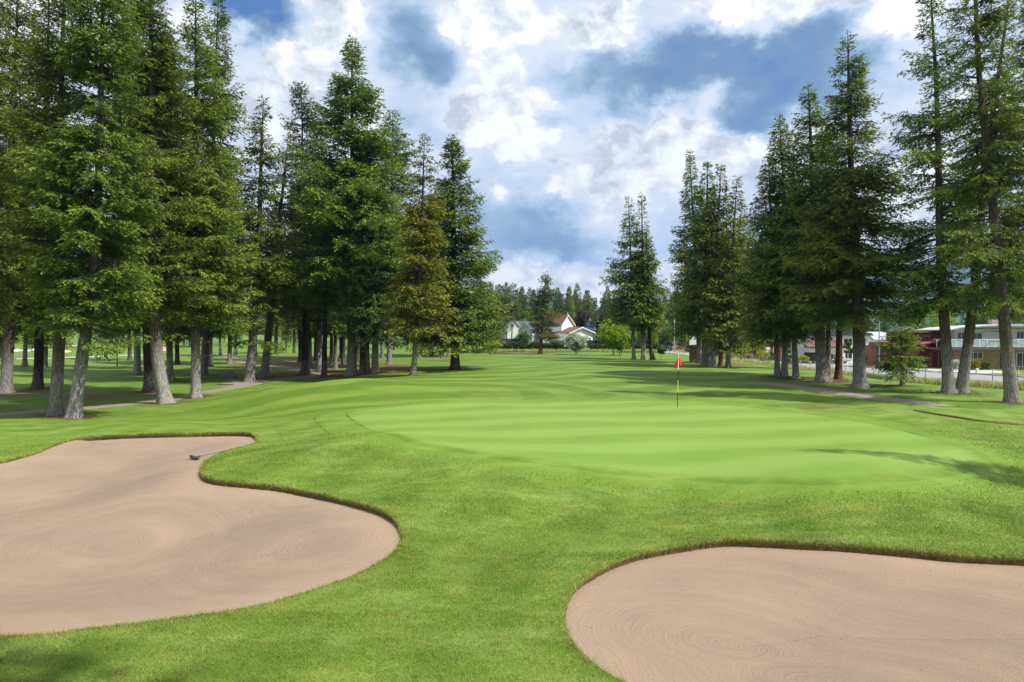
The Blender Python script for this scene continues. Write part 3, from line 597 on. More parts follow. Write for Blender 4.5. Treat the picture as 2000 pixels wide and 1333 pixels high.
# ---------------------------------------------------------------- conifer generator
def kites(base, d, nrm, L, Wd):
    """one four-cornered needle spray per row"""
    side = np.cross(d, nrm); side /= np.maximum(np.linalg.norm(side, axis=1)[:, None], 1e-6)
    mid = base + d * (L * .45)[:, None]
    return np.stack([base, mid - side * Wd[:, None], base + d * L[:, None], mid + side * Wd[:, None]], 1)
def conifer(seed, H, r0, cb, Rm, det=1., dens=1., p=.85, low=.75, droop=.18, lean=0., bend=0., dead=8, sparse=0., topw=.16, fold=1.0, clump=0., side=0., leanz=3., gap=-1.25, boughs=()):
    rg = np.random.default_rng(seed)
    def axis(z): z = np.asarray(z, float); return np.stack([lean * (1 - np.exp(-z / leanz)) + bend * np.sin(z / H * math.pi), .3 * lean * (1 - np.exp(-z / leanz)) * np.sin(seed) + .12 * np.sin(z * .35 + seed), z], -1)
    # trunk
    zs = np.concatenate([[-.35, 0, .12, .3, .6, 1.1, 1.8], np.linspace(2.8, H, 14)]); ns = 14
    rad = r0 * (1 - np.clip(zs, 0, H) / H) ** .8 * (1 + .55 * np.exp(-np.clip(zs, 0, 9) / .32)) + .012
    ax = axis(np.clip(zs, 0, H)); ax[0, 2] = -.35
    V = []; A = np.arange(ns) * 2 * math.pi / ns
    flare = 1 + .16 * np.sin(A * 5 + seed) * np.exp(-np.clip(zs, 0, 9) / .5)[:, None] + .05 * np.sin(A * 3 + seed * 2) + rg.normal(0, .02, (len(zs), ns))
    for i in range(len(zs)):
        V.append(ax[i] + np.stack([np.cos(A) * rad[i] * flare[i], np.sin(A) * rad[i] * flare[i], 0 * A], -1))
    V = np.concatenate(V); Fq = []
    for i in range(len(zs) - 1):
        k = np.arange(ns); Fq.append(np.stack([i * ns + k, i * ns + (k + 1) % ns, (i + 1) * ns + (k + 1) % ns, (i + 1) * ns + k], -1))
    Fq = np.concatenate(Fq)
    # limbs
    nb = int((H - cb) * 22 * dens); u = np.sort(rg.random(nb) ** (1.0)); zb = cb + u * (H - cb) * .985
    whorl = .5; zb = zb + (np.round(zb / whorl) * whorl - zb) * .5
    ang = rg.uniform(0, 2 * math.pi, nb)
    gn = np.sin(ang + zb * .9 + seed) + np.sin(ang * 2 - zb * 1.25 + seed * 1.7) + np.sin(zb * 1.9 + seed * .6)
    kp = (gn > gap) | (u > .9); u, zb, ang = u[kp], zb[kp], ang[kp]; nb = len(u)
    prof = np.minimum(1, low + (1 - low) * u / .22) * (1 - u) ** p + topw * .25 * (1 - u) ** .3
    L = Rm * prof * (1.12 - .62 * rg.random(nb) ** 1.5)
    L *= 1 + .16 * np.sin(ang * 2 + zb * .6 + seed) + side * np.cos(ang) * (.3 + .7 * (1 - u))
    if clump > 0: L *= 1 - clump * (np.sin(zb * 1.9 + np.cos(ang * 1.0 + seed) * 2.0) > .35)
    if sparse > 0: L = np.where(rg.random(nb) < sparse, L * rg.uniform(.2, .6, nb), L)
    L = np.maximum(L, .22)
    if boughs:
        B_ = np.array(boughs, float); zb = np.concatenate([zb, B_[:, 0]]); ang = np.concatenate([ang, B_[:, 1]]); L = np.concatenate([L, B_[:, 2]]); u = np.concatenate([u, np.full(len(B_), .12)]); nb = len(zb)
    e0 = np.interp(u, [0, .35, .8, 1], [-.08, .06, .45, 1.15]) + rg.normal(0, .11, nb)
    base = axis(zb); h2 = np.stack([np.cos(ang), np.sin(ang)], -1)
    def bpt(i, t):
        r = L[i] * t * np.cos(e0[i]); z = L[i] * (t * np.sin(e0[i]) - droop * (t ** 1.5) * 1.3 + droop * .9 * t ** 3)
        q = base[i].copy(); q[..., 0] += h2[i, 0] * r; q[..., 1] += h2[i, 1] * r; q[..., 2] += z; return q
    # limb wood: 3-sided tapering tubes
    tk = np.array([0, .3, .65, 1.]); li = np.arange(nb)[L > .7 * det]
    if len(li):
        pts = np.stack([bpt(li, np.full(len(li), t)) for t in tk], 1); rr = (.012 + .016 * L[li])[:, None] * np.array([1, .7, .4, .1])
        perp = np.stack([-h2[li, 1], h2[li, 0], np.zeros(len(li))], -1); up = np.array([0, 0, 1.])
        ring = []
        for a in (0, 2.094, 4.189): ring.append(pts + (perp[:, None] * math.cos(a) + up * math.sin(a)) * rr[..., None])
        ring = np.stack(ring, 2)      # limb, t, 3, xyz
        b0 = len(V); V = np.concatenate([V, ring.reshape(-1, 3)]); k = np.arange(len(li))[:, None] * 12
        for s_ in range(3):
            for a in range(3):
                Fq = np.concatenate([Fq, b0 + k + np.array([[s_ * 3 + a, s_ * 3 + (a + 1) % 3, (s_ + 1) * 3 + (a + 1) % 3, (s_ + 1) * 3 + a]])])
    if dead:
        m = MB()
        for _ in range(dead):
            z = rg.uniform(max(1.8, cb * .45), cb + (H - cb) * .35); a = rg.uniform(0, 6.28); l = rg.uniform(.5, 1.9); q = axis(z)
            dd = np.array([math.cos(a), math.sin(a), 0]); m.tube([q, q + dd * l * .5 + [0, 0, .05 * l], q + dd * l + np.array([0, 0, -.3 * l]) + rg.normal(0, .08, 3)], [.022, .015, .005], 3, caps=False)
        Fd = np.array(m.f) + len(V); V = np.concatenate([V, np.array(m.v)]); Fq = np.concatenate([Fq, Fd])
    # sprays
    step = .16 * det; nk = np.maximum((L * .86 / step).astype(int), 1); bi = np.repeat(np.arange(nb), nk * 2)
    off = np.arange(len(bi)) - np.repeat(np.cumsum(nk * 2) - nk * 2, nk * 2); sgn = np.where(off % 2 == 0, 1., -1.)
    t = 1 - ((off // 2) + rg.random(len(bi))) / nk[bi] * np.where(L[bi] > 1.2, .84, .95); t = np.clip(t, .03, 1)
    P0 = bpt(bi, t); P1 = bpt(bi, np.minimum(t + .02, 1.02)); fw = P1 - P0; fw /= np.maximum(np.linalg.norm(fw, axis=1)[:, None], 1e-6)
    pr = np.stack([-h2[bi, 1], h2[bi, 0], np.zeros(len(bi))], -1) * sgn[:, None]
    lb_ = (.20 + .40 * L[bi] * (1 - t) ** .7) * rg.uniform(.6, 1.25, len(bi)); lb_ = np.minimum(lb_, 1.05) + .06
    th = rg.normal(.82, .16, len(bi)); dn = -rg.uniform(.0, .75, len(bi)) * fold
    d1 = fw * np.cos(th)[:, None] + pr * np.sin(th)[:, None]; d1[:, 2] += dn; d1 /= np.linalg.norm(d1, axis=1)[:, None]
    s2 = .115 * det; mk = np.maximum((lb_ / s2).astype(int), 1) + 1; ci = np.repeat(np.arange(len(bi)), mk); o2 = np.arange(len(ci)) - np.repeat(np.cumsum(mk) - mk, mk)
    last = o2 == 0; s = np.where(last, .9, (o2 - rg.random(len(ci))) / np.maximum(mk[ci] - 1, 1)); s = np.clip(s, 0, 1)
    Q = P0[ci] + d1[ci] * (lb_[ci] * s)[:, None]; Q[:, 2] -= .10 * lb_[ci] * s ** 2
    sg = np.where(rg.random(len(ci)) < .5, 1., -1.); up = np.array([[0, 0, 1.]]); sd_ = np.cross(d1[ci], np.repeat(up, len(ci), 0)); sd_ /= np.maximum(np.linalg.norm(sd_, axis=1)[:, None], 1e-6)
    a2 = np.where(last, rg.normal(0, .15, len(ci)), rg.normal(.75, .2, len(ci)) * sg)
    d2 = d1[ci] * np.cos(a2)[:, None] + sd_ * np.sin(a2)[:, None]; d2[:, 2] += rg.normal(-.14, .28, len(ci)); d2 /= np.linalg.norm(d2, axis=1)[:, None]
    nr_ = up + rg.normal(0, .6, (len(ci), 3)); ll = rg.uniform(.18, .31, len(ci)) * (det ** .8); ww = rg.uniform(.030, .052, len(ci)) * (det ** .95)
    K = kites(Q, d2, nr_, ll, ww); nkk = len(K)
    vb = rg.random(nb); var = np.clip(vb[bi][ci] * .65 + rg.random(nkk) * .35, 0, 1)
    tipv = np.clip(t[bi.size and ci] * .7 + .3 * s + rg.normal(0, .08, nkk), 0, 1)
    crown = (K.reshape(-1, 3), np.arange(nkk * 4).reshape(-1, 4), dict(var=np.repeat(var, 4), tip=np.repeat(tipv, 4)))
    return (V, Fq), crown
NTREE = [0]
def make_conifer(seed, H, r0, cb, Rm, fol=None, brk=None, one=False, **kw):
    (V, Fq), (K, Fk, at) = conifer(seed, H, r0, cb, Rm, **kw); NTREE[0] += len(Fk)
    fol = fol or FOL; brk = brk or BARK
    tm = npmesh("trunk", V, Fq, [brk], smooth=True)
    cm = npmesh("crown", K, Fk, [fol], attrs=at)
    return tm, cm
def plant(name, meshes, loc, rz=0., sc=1., label=None, cat="tree", group=None, tilt=(0, 0)):
    r = empty(name, tuple(loc), 0, label, cat, group, rot=(tilt[1], tilt[0], rz)); r.scale = (sc,) * 3 if not hasattr(sc, '__len__') else sc
    link("trunk", meshes[0], r); link("crown", meshes[1], r); return r
def one_mesh(meshes):       # trunk and crown joined: for trees too far away to show parts
    bm = bmesh.new(); bm.from_mesh(meshes[0]); k = len(bm.faces); bm.free()
    me = bpy.data.meshes.new("conifer")
    a, b = meshes; va = np.empty(len(a.vertices) * 3, np.float32); a.vertices.foreach_get("co", va); vb = np.empty(len(b.vertices) * 3, np.float32); b.vertices.foreach_get("co", vb)
    fa = np.empty(len(a.polygons) * 4, np.int32); a.polygons.foreach_get("vertices", fa) if False else a.loops.foreach_get("vertex_index", fa)
    fb = np.empty(len(b.polygons) * 4, np.int32); b.loops.foreach_get("vertex_index", fb)
    V = np.concatenate([va.reshape(-1, 3), vb.reshape(-1, 3)]); Fx = np.concatenate([fa.reshape(-1, 4), fb.reshape(-1, 4) + len(a.vertices)])
    at = {}
    for kk in ('var', 'tip'):
        w_ = np.empty(len(b.vertices), np.float32); b.attributes[kk].data.foreach_get("value", w_); at[kk] = np.concatenate([np.zeros(len(a.vertices)), w_])
    mi = np.concatenate([np.zeros(len(a.polygons)), np.ones(len(b.polygons))])
    return npmesh("conifer", V, Fx, [a.materials[0], b.materials[0]], midx=mi, attrs=at)

# ---------------------------------------------------------------- broadleaf generator
def broadleaf(seed, H, r0, cb, Rx, det=1., nclump=60, leaf=.11, per=110, squash=1., trunks=1, brk=None, fol=None):
    rg = np.random.default_rng(seed); m = MB(); cz = (cb + H) / 2; hz = (H - cb) / 2
    C = []
    while len(C) < nclump:
        q = rg.uniform(-1, 1, 3); r = np.linalg.norm(q)
        if r > 1 or r < .25: continue
        lump = 1 + .18 * math.sin(3 * math.atan2(q[1], q[0]) + seed) + .12 * math.sin(5 * q[2] + seed)
        C.append(np.array([q[0] * Rx * lump, q[1] * Rx * lump, cz + q[2] * hz * lump]) * np.array([1, 1, 1]))
    C = np.array(C)
    for k in range(trunks):
        ox = (k - (trunks - 1) / 2) * r0 * 3; m.tube([(ox, 0, -.2), (ox, 0, .1), (ox * 1.6, .02, cb * .8), (ox * 2 + .05, .03, cz)], [r0 * 1.35, r0, r0 * .8, r0 * .35], 9)
    for c in C[::3]:
        z0 = rg.uniform(cb * .75, cz); m.tube([(0, 0, z0), (c[0] * .5, c[1] * .5, z0 + (c[2] - z0) * .6), tuple(c)], [r0 * .3, r0 * .17, r0 * .06], 4, caps=False)
    me_t = bpy.data.meshes.new("trunk"); me_t.from_pydata(m.v, [], m.f); me_t.materials.append(brk or BARK)
    n_ = nclump * per; ci = np.repeat(np.arange(nclump), per); cr = Rx * rg.uniform(.18, .34, nclump)
    q = rg.normal(0, .5, (n_, 3)); q *= cr[ci][:, None] * np.array([1.1, 1.1, .75]); B = C[ci] + q
    d = rg.normal(0, 1, (n_, 3)); d[:, 2] -= .3; d /= np.linalg.norm(d, axis=1)[:, None]; nr_ = rg.normal(0, .7, (n_, 3)); nr_[:, 2] += 1
    K = kites(B, d, nr_, rg.uniform(.8, 1.3, n_) * leaf, rg.uniform(.3, .45, n_) * leaf)
    vb = rg.random(nclump)
    me_c = npmesh("crown", K.reshape(-1, 3), np.arange(n_ * 4).reshape(-1, 4), [fol], attrs=dict(var=np.repeat(np.clip(vb[ci] * .5 + rg.random(n_) * .5, 0, 1), 4), tip=np.repeat(rg.random(n_), 4)))
    return me_t, me_c
# ---------------------------------------------------------------- individual trees read off the photograph
def tree(px, py, top, half, cby, label, tw=22, seed=None, tx=None, curve=0, group=None, name="fir_tree", fol=None, brk=None, det=None, rz=0., **kw):
    q = P(px, py); D = q[1]; k = D / F
    H = (650 - top) * k + CAM_H - q[2]; cb = max((650 - cby) * k + CAM_H - q[2], .8)
    Rm = half * k * 1.2; r0 = tw * k / 2 * .92; tilt = 0.
    if tx is not None:
        dx = (tx - px) * k
        if curve: kw['lean'] = dx * curve; dx *= (1 - curve)
        tilt = math.atan(dx / H)
    if det is None: det = float(np.clip(D / 48, .72, 1.6))
    ms = make_conifer(seed if seed is not None else int(px * 7 + py), H, r0, cb, Rm, fol, brk, det=det, **kw)
    return plant(name, ms, q, rz, 1., label, "tree", group, (tilt, 0))
LG = "tall firs standing beside the cart path on the left"
RG = "tall firs standing between the green and the street"
# left stand, front row
tree(147, 817, -150, 118, 625, "leaning pale trunked fir nearest the left bunker", 25, tx=215, curve=.25, leanz=7, group=LG, brk=BARKW, low=.55, p=.5, fol=FOL, dens=1.0, bend=.3, dead=16, boughs=[(4.3, -.2, 2.8), (4.0, -.6, 2.4), (4.5, .3, 2.6), (3.6, -.35, 1.9), (4.4, 3.4, 2.5), (4.8, 2.8, 2.8)], gap=-1.25)
tree(112, 811, -120, 100, 590, "upright grey fir just left of the leaning pale trunked fir", 24, tx=135, group=LG, low=.7, p=.55, dens=.8, sparse=.2, dead=16, gap=-1.25)
tree(14, 768, -60, 105, 600, "thick trunked fir at the left edge of the photo", 22, tx=40, group=LG, low=.7, p=.6, fol=FOLG, dens=.9, brk=BARK, gap=-1.25)
tree(-70, 800, -200, 115, 600, "fir at the far left whose bright green boughs reach into view", 24, group=LG, fol=FOLG, p=.55, dens=.9, gap=-1.25)
tree(72, 760, -40, 80, 600, "dark trunked fir between the left edge fir and the upright grey fir", 18, tx=105, group=LG, brk=BARKD, p=.6, dens=.8, sparse=.2, gap=-1.25)
tree(325, 788, -70, 98, 608, "pale trunked fir whose base leans sharply left beside the path", 26, tx=300, curve=1.0, leanz=2.6, group=LG, brk=BARKW, p=.6, fol=FOL, dens=1.05, gap=-1.25)
tree(291, 766, -100, 85, 610, "dark brown trunked fir just left of the sharply leaning fir", 21, tx=262, group=LG, brk=BARKD, p=.6, dens=1.0, gap=-1.25)
tree(383, 778, -30, 92, 618, "straight pale trunked fir on the grass bank in front of the path", 19, tx=388, group=LG, brk=BARKW, p=.72, fol=FOLG, low=.8, gap=-1.25)
tree(397, 733, -22, 92, 600, "very tall fir with a drooping pointed crown behind the straight pale fir", 14, tx=432, group=LG, p=.8, low=.8, droop=.32, dens=1.0, brk=BARK, sparse=.15, gap=-1.25)
tree(488, 748, 192, 76, 600, "slim brown trunked fir with one low yellow green bough beside the path", 19, tx=520, curve=.5, leanz=9, group=LG, brk=BARK, p=.75, sparse=.2, dens=.85, boughs=[(3.4, .1, 2.6), (3.5, -.3, 2.3), (3.3, .45, 2.2), (3.45, 3.1, 1.9), (3.35, 3.5, 1.7), (3.55, 2.8, 1.6), (3.5, -.9, 1.5), (3.3, -1.8, 1.2)], fol=FOL, gap=-1.25)
tree(515, 737, 260, 60, 600, "grey fir leaning right just behind the slim brown fir", 17, tx=565, group=LG, brk=BARK, dens=.8, sparse=.2, gap=-1.25)
tree(596, 731, 330, 75, 600, "dark trunked fir left of the big pointed fir", 16, tx=600, group=LG, brk=BARKD, dens=.9, fol=FOL, gap=-1.25)
tree(634, 738, 300, 65, 590, "narrow dark trunk fir standing close against the big pointed fir", 11, tx=640, group=LG, brk=BARKD, dens=.9, gap=-1.25)
tree(687, 734, 74, 128, 530, "big broad pointed fir in the middle of the left stand", 20, tx=690, group=LG, brk=BARK, p=.82, low=.85, dens=1.25, seed=21, clump=.1, gap=-1.25)
tree(733, 729, 330, 72, 652, "bluish green bushy fir right in front of the big pointed fir", 14, tx=735, group=LG, fol=FOLB, dens=1.3, low=.95, p=.6, gap=-1.25)
tree(707, 732, 300, 60, 610, "thin dark trunk beside the base of the big pointed fir", 11, group=LG, brk=BARKD, gap=-1.25)
tree(716, 730, 340, 60, 640, "short flared grey trunk right of the big pointed fir", 13, group=LG, brk=BARK, gap=-1.25)
tree(760, 712, 218, 70, 560, "tall rounded pine top behind the right side of the big pointed fir", 10, tx=768, group=LG, dens=.9, p=.5, sparse=.2, gap=-1.25)
tree(807, 734, 262, 60, 640, "olive yellow fir with a slim pale trunk right of the bluish fir", 11, tx=832, curve=.6, leanz=8, group=LG, fol=FOLY, p=.75, low=.9, dens=1.1, brk=BARK, gap=-1.25)
tree(889, 723, 264, 92, 665, "dark pointed fir at the right end of the left stand", 19, tx=884, group=LG, brk=BARKD, p=.72, low=.92, dens=1.35, gap=-1.25)
tree(842, 695, 380, 55, 650, "upright grey trunk of the pair behind the dark end fir", 8, group=LG, brk=BARK, gap=-1.25)
tree(864, 697, 400, 55, 655, "strongly leaning dark trunk behind the dark end fir", 9, tx=800, group=LG, brk=BARKD, gap=-1.25)
tree(938, 690, 500, 34, 660, "small fir tucked behind the dark end fir by the fairway", 6, group=LG, dens=1.2, p=.6, gap=-1.25)
tree(268, 731, 120, 80, 640, "pale slim trunk in the sun behind the sharply leaning fir", 13, group=LG, brk=BARKW, gap=-1.25)
tree(332, 745, 60, 85, 640, "reddish brown trunk behind the sharply leaning fir", 13, group=LG, brk=BARK, gap=-1.25)
# right stand
tree(1980, 788, -190, 108, 575, "curving grey trunked fir at the right edge beside the path", 24, tx=1890, group=RG, p=.5, sparse=.25, dens=.85, bend=-.3, dead=22, clump=.25, gap=-.7)
tree(1850, 768, -40, 98, 595, "straight bare trunked fir with open sparse boughs", 22, tx=1812, group=RG, p=.6, sparse=.2, dens=.85, clump=.25, dead=22, seed=5, gap=-.6, boughs=[(5.6, 3.0, 3.4), (5.2, 2.7, 2.6), (6.2, 3.3, 2.9), (7.2, 3.1, 3.2)])
tree(1878, 768, -60, 80, 600, "fir leaning right with its foot touching the sparse fir", 21, tx=1968, group=RG, dens=.8, sparse=.2, clump=.2, fol=FOL, gap=-.7)
tree(2008, 758, -60, 90, 600, "half hidden fir right behind the curving edge fir", 18, group=RG, dens=.8)
tree(1680, 758, 64, 112, 606, "massive furrowed trunk fir with a tall pointed crown", 25, tx=1650, group=RG, p=.78, low=.8, dens=1.15, seed=9, sparse=.1)
tree(1604, 746, 165, 90, 608, "thick twin based fir left of the furrowed trunk fir", 23, tx=1574, group=RG, p=.8, dens=1.05)
tree(1620, 744, 230, 62, 605, "thin stem growing from behind the thick twin based fir", 10, tx=1610, group=RG)
tree(1638, 742, 300, 52, 610, "fir with brown peeling bark leaning right of the thick twin", 14, tx=1650, group=RG, brk=BARKR)
tree(1556, 740, 222, 80, 618, "slim grey fir alone between the pair and the thick twin", 12, tx=1520, group=RG, p=.75, dens=1.1, droop=.1)
tree(1519, 736, 300, 80, 640, "left trunk of the close pair of firs by the fence", 11, tx=1500, group=RG, dens=1.1)
tree(1530, 736, 330, 80, 645, "brown right trunk of the close pair of firs by the fence", 12, tx=1540, group=RG, brk=BARK)
tree(1367, 710, 292, 52, 640, "left fir of the clump around the brown shed", 10, tx=1346, group=RG, dens=1.2)
tree(1377, 714, 315, 58, 640, "broad fir with a buttressed foot in the clump at the shed", 15, tx=1380, group=RG, dens=1.2, brk=BARK)
tree(1391, 716, 322, 55, 640, "pale trunked right fir of the clump at the shed", 11, tx=1406, group=RG, brk=BARKW, dens=1.2)
tree(1408, 715, 420, 40, 650, "short brown trunk just right of the shed clump", 9, group=RG, brk=BARKR)
tree(1421, 719, 345, 50, 680, "grey trunked fir right of the shed clump with low boughs", 10, tx=1438, group=RG, fol=FOLG, dens=1.1)
tree(1452, 708, 400, 48, 670, "thin dark fir behind the fence left of the close pair", 5, group=RG, brk=BARKD)
tree(1470, 700, 430, 50, 660, "round dark fir beyond the fence behind the close pair", 6, group=RG)
tree(1238, 703, 382, 54, 630, "left fir of three on the fairway edge with long left boughs", 7, tx=1227, group=RG, brk=BARKW, p=1., droop=.1, sparse=.12, side=-.12)
tree(1257, 703, 378, 40, 630, "middle fir of three on the fairway edge", 10, tx=1253, group=RG, brk=BARKW, p=1.05, sparse=.15)
tree(1275, 703, 440, 38, 640, "right fir of three leaning left on the fairway edge", 9, tx=1262, curve=.7, leanz=3, group=RG, sparse=.1, brk=BARKD)
tree(1760, 754, 645, 46, 722, "small young fir with an open crown by the wire fence", 7, name="young_fir", fol=FOLG, det=.62, dens=1.7, low=.9, p=.5, droop=.05, dead=0)
# outside the right of the frame: their shade lies over the green
tree(2210, 880, 260, 70, 700, "fir standing outside the frame whose shade crosses the green", 24, dens=.9, det=1.4) if False else None
# trees standing just outside the right edge
for i, (x, y, hh) in enumerate(((23.6, 11.0, 24.), (12.6, -1.0, 30.))):
    ms = make_conifer(900 + i, hh, .3, [11, 5][i], [1.3, 2.2][i], det=1.6, dens=.6, dead=4); plant("fir_tree", ms, (x, y, float(height(x, y)) ), 0, 1, ["fir just beyond the right edge shading the near green", "fir standing close right of the viewer outside the photo"][i], "tree", RG)

# long-limbed low bough of the slim brown fir
b0 = P(488, 748)
# pines
PG = "orange barked pines around the far end of the fairway"
PINE = foliage_mat("pine_needles", (.050, .075, .016), (.10, .13, .028), (.17, .18, .035))
tree(1055, 692, 538, 32, 658, "lone orange trunked pine standing in front of the white house", 8, tx=1066, name="pine_tree", fol=PINE, brk=BARKR, group=PG, p=.38, low=.85, sparse=.3, dens=1.2, clump=.45, det=1.25, seed=4)
tree(965, 685, 590, 18, 640, "stout orange pine trunk in bare soil at the fairway end", 6, name="pine_tree", fol=PINE, brk=BARKR, group=PG, p=.4, sparse=.2)
tree(976, 678, 560, 20, 625, "thin reddish pine right of the stout orange trunk", 4, tx=985, name="pine_tree", fol=PINE, brk=BARKR, group=PG, p=.4, sparse=.2)
tree(991, 677, 600, 12, 622, "leaning grey pine stem left of the grey house", 3, tx=985, name="pine_tree", fol=PINE, brk=BARK, group=PG, p=.4)
tree(999, 677, 556, 18, 622, "upright grey pine stem in front of the grey house", 3, tx=1003, name="pine_tree", fol=PINE, brk=BARK, group=PG, p=.4, sparse=.3)
tree(598, 733, 170, 44, 420, "tall pine with a tufted round head left of the big pointed fir", 12, tx=590, name="pine_tree", fol=PINE, brk=BARKD, p=.3, sparse=.4, dens=1.1, clump=.5, low=.7, det=1.2)

# ---------------------------------------------------------------- shared firs filling the stands
PROTO = [make_conifer(500 + i, h, .26, cb, rm, [FOL, FOL, FOLG, FOL, FOLY, FOL][i], [BARK, BARKD, BARK, BARKW, BARKD, BARK][i], det=1.9, dens=1.15, p=pp_, dead=5)
         for i, (h, cb, rm, pp_) in enumerate(((21, 4.2, 2.9, .7), (24, 5.2, 3.0, .75), (18, 3.2, 2.9, .65), (23, 5.5, 2.8, .7), (20, 3.4, 3.1, .7), (22, 4.5, 2.5, .8)))]
def bgtree(px, py, i, rz, sc, label, group, w=1., H=None):
    q = P(px, py); return plant("fir_tree", PROTO[i], q, rz, (sc * w, sc * w, sc), label, "tree", group)
rt = random.Random(5)
lst = [(252, 704), (345, 712), (300, 722), (412, 716), (447, 711), (460, 697), (500, 697), (541, 692), (617, 705), (648, 712), (627, 700), (575, 690), (585, 708), (672, 712), (700, 704), (737, 706), (770, 684), (786, 682), (822, 697), (876, 694), (746, 700), (430, 694), (404, 712),
       (605, 722), (625, 728), (655, 722), (665, 700), (690, 716)]
for i, (a, b) in enumerate(lst):
    bgtree(a, b, rt.choice([0, 1, 3, 5, 1, 4]), rt.uniform(0, 6.28), rt.uniform(.85, 1.12), "dark fir trunk in the shaded depth of the left stand", "firs in the shaded depth of the left stand", .9)
# belt behind the left fairway and beyond the stands
mid = []
for i in range(70):
    x = rt.uniform(-1.15, -.02); D = rt.uniform(150, 215); X = x * D * .72
    if X > -8: continue
    z = float(height(X, D)); mid.append((X, D, z))
for X, D, z in mid:
    r = plant("fir_tree", PROTO[rt.choice([0, 1, 2, 5])], (X, D, z), rt.uniform(0, 6.28), rt.uniform(.55, .85), "distant fir in the belt beyond the left fairway", "tree", "firs in the belt beyond the left fairway")
for i in range(9):
    D = rt.uniform(66, 105); X = -D * rt.uniform(.55, .98)
    plant("fir_tree", PROTO[rt.choice([0, 1, 2, 5])], (X, D, float(height(X, D))), rt.uniform(0, 6.28), rt.uniform(.8, 1.0), "fir on the open ground at the far left beyond the front row", "tree", "firs on the open ground at the far left")
# forest on the rise behind the houses
FM = [one_mesh(make_conifer(700 + i, 17 + i * 1.5, .22, 1.0 + .5 * i, 3.3 + .2 * i, [FOLF, PINE, FOLF, FOLF, FOLG][i], BARKD, det=3.4, dens=1.0, dead=0, p=.6, low=.9)) for i in range(5)]
cnt = 0
for row in range(9):
    D = 232 + row * 24
    for j in range(76):
        X = -62 + j * 3.3 + rt.uniform(-1.8, 1.8)
        if X / D * F + 1000 < 560 and row > 3: continue
        if X / D * F + 1000 > 1600 or (row > 4 and j % 2) or X / D * F + 1000 < 900 or (X / D * F + 1000 > 1330 and j % 3) or rt.random() < .12: continue
        Y = D + rt.uniform(-9, 9); o = link("conifer", FM[rt.randrange(5)]); s_ = rt.uniform(.85, 1.0) * (.62 + .40 * min(row / 6, 1)); o.location = (X, Y, float(height(X, Y))); o.scale = (s_, s_, s_ * rt.uniform(.95, 1.15)); o.rotation_euler = (0, 0, rt.uniform(0, 6.28))
        tag(o, "distant conifer in the forest on the rise behind the houses", "tree", "forest conifers behind the houses"); cnt += 1
# conifers between the houses beyond the street
for i in range(34):
    D = rt.uniform(165, 240); X = D * rt.uniform(.2, .85)
    o = link("conifer", FM[rt.randrange(5)]); s_ = rt.uniform(.4, .62); o.location = (X, D, float(height(X, D))); o.scale = (s_,) * 3
    tag(o, "distant conifer among the houses beyond the street", "tree", "conifers beyond the street")


# ---------------------------------------------------------------- garden trees and shrubs
LIME = foliage_mat("lime_leaves", (.16, .25, .018), (.28, .38, .03), (.38, .46, .05), .4)
MIDG = foliage_mat("broad_green_leaves", (.045, .10, .014), (.09, .18, .025), (.15, .25, .04), .35)
PURP = foliage_mat("purple_leaves", (.030, .014, .018), (.060, .026, .034), (.09, .04, .05), .2)
BLOS = foliage_mat("white_blossom", (.30, .36, .24), (.62, .66, .52), (.80, .80, .74), .35)
YELL = foliage_mat("golden_shrub_leaves", (.26, .26, .02), (.40, .38, .03), (.5, .48, .06), .35)
DEEP = foliage_mat("hedge_leaves", (.022, .052, .010), (.045, .095, .016), (.08, .14, .03), .25)
def bl(name, px, py, top, half, cby, fol, label, cat="tree", group=None, D=None, seed=None, **kw):
    if D is None: q = P(px, py)
    else: X = (px - 1000) / F * D; q = np.array([X, D, float(height(X, D))])
    k = q[1] / F; H = (650 - top) * k + CAM_H - q[2]; cb = max((650 - cby) * k + CAM_H - q[2], .15)
    kw.setdefault('leaf', max(.10, .0022 * q[1])); kw.setdefault('nclump', 50); kw.setdefault('per', 90)
    ms = broadleaf(seed or int(px + py), H, kw.pop('r0', .09), cb, half * k, fol=fol, **kw)
    r = empty(name, tuple(q), 0, label, cat, group); 
    if cat == "tree": link("trunk", ms[0], r)
    link("crown" if cat == "tree" else "foliage", ms[1], r); return r
bl("blossom_tree", 1125, 693, 652, 20, 684, BLOS, "small round tree covered in white blossom on the fairway end", nclump=60, per=110, r0=.07)
bl("broadleaf_tree", 1198, 695, 626, 30, 682, LIME, "bright lime green tree right of the white blossom tree", nclump=70, per=110)
bl("broadleaf_tree", 1212, 694, 650, 14, 686, MIDG, "darker green sapling tucked under the lime green tree", nclump=24, trunks=2)
bl("purple_tree", 1138, 0, 611, 15, 650, PURP, "purple leaved tree behind the roof of the white house", D=186, nclump=50)
bl("purple_tree", 1173, 0, 622, 10, 680, PURP, "purple leaved tree between the blue house and the lime tree", D=160, nclump=50)
bl("purple_tree", 1181, 0, 655, 6, 682, PURP, "low purple shrub left of the lime tree", D=158, nclump=24)
bl("broadleaf_tree", 1034, 0, 606, 12, 650, LIME, "bright green rounded tree rising behind the grey house", D=190, nclump=40)
bl("broadleaf_tree", 1225, 0, 636, 16, 690, MIDG, "green bushy tree behind the lime green tree", D=135, nclump=50)
bl("broadleaf_tree", 1262, 0, 632, 26, 692, LIME, "light green tree behind the three fairway edge firs", D=140, nclump=50)
bl("broadleaf_tree", 1300, 0, 630, 22, 676, MIDG, "green tree at the street corner behind the pole", D=190)
bl("broadleaf_tree", 1440, 0, 640, 24, 684, MIDG, "green tree in front of the white house past the shed", D=150)
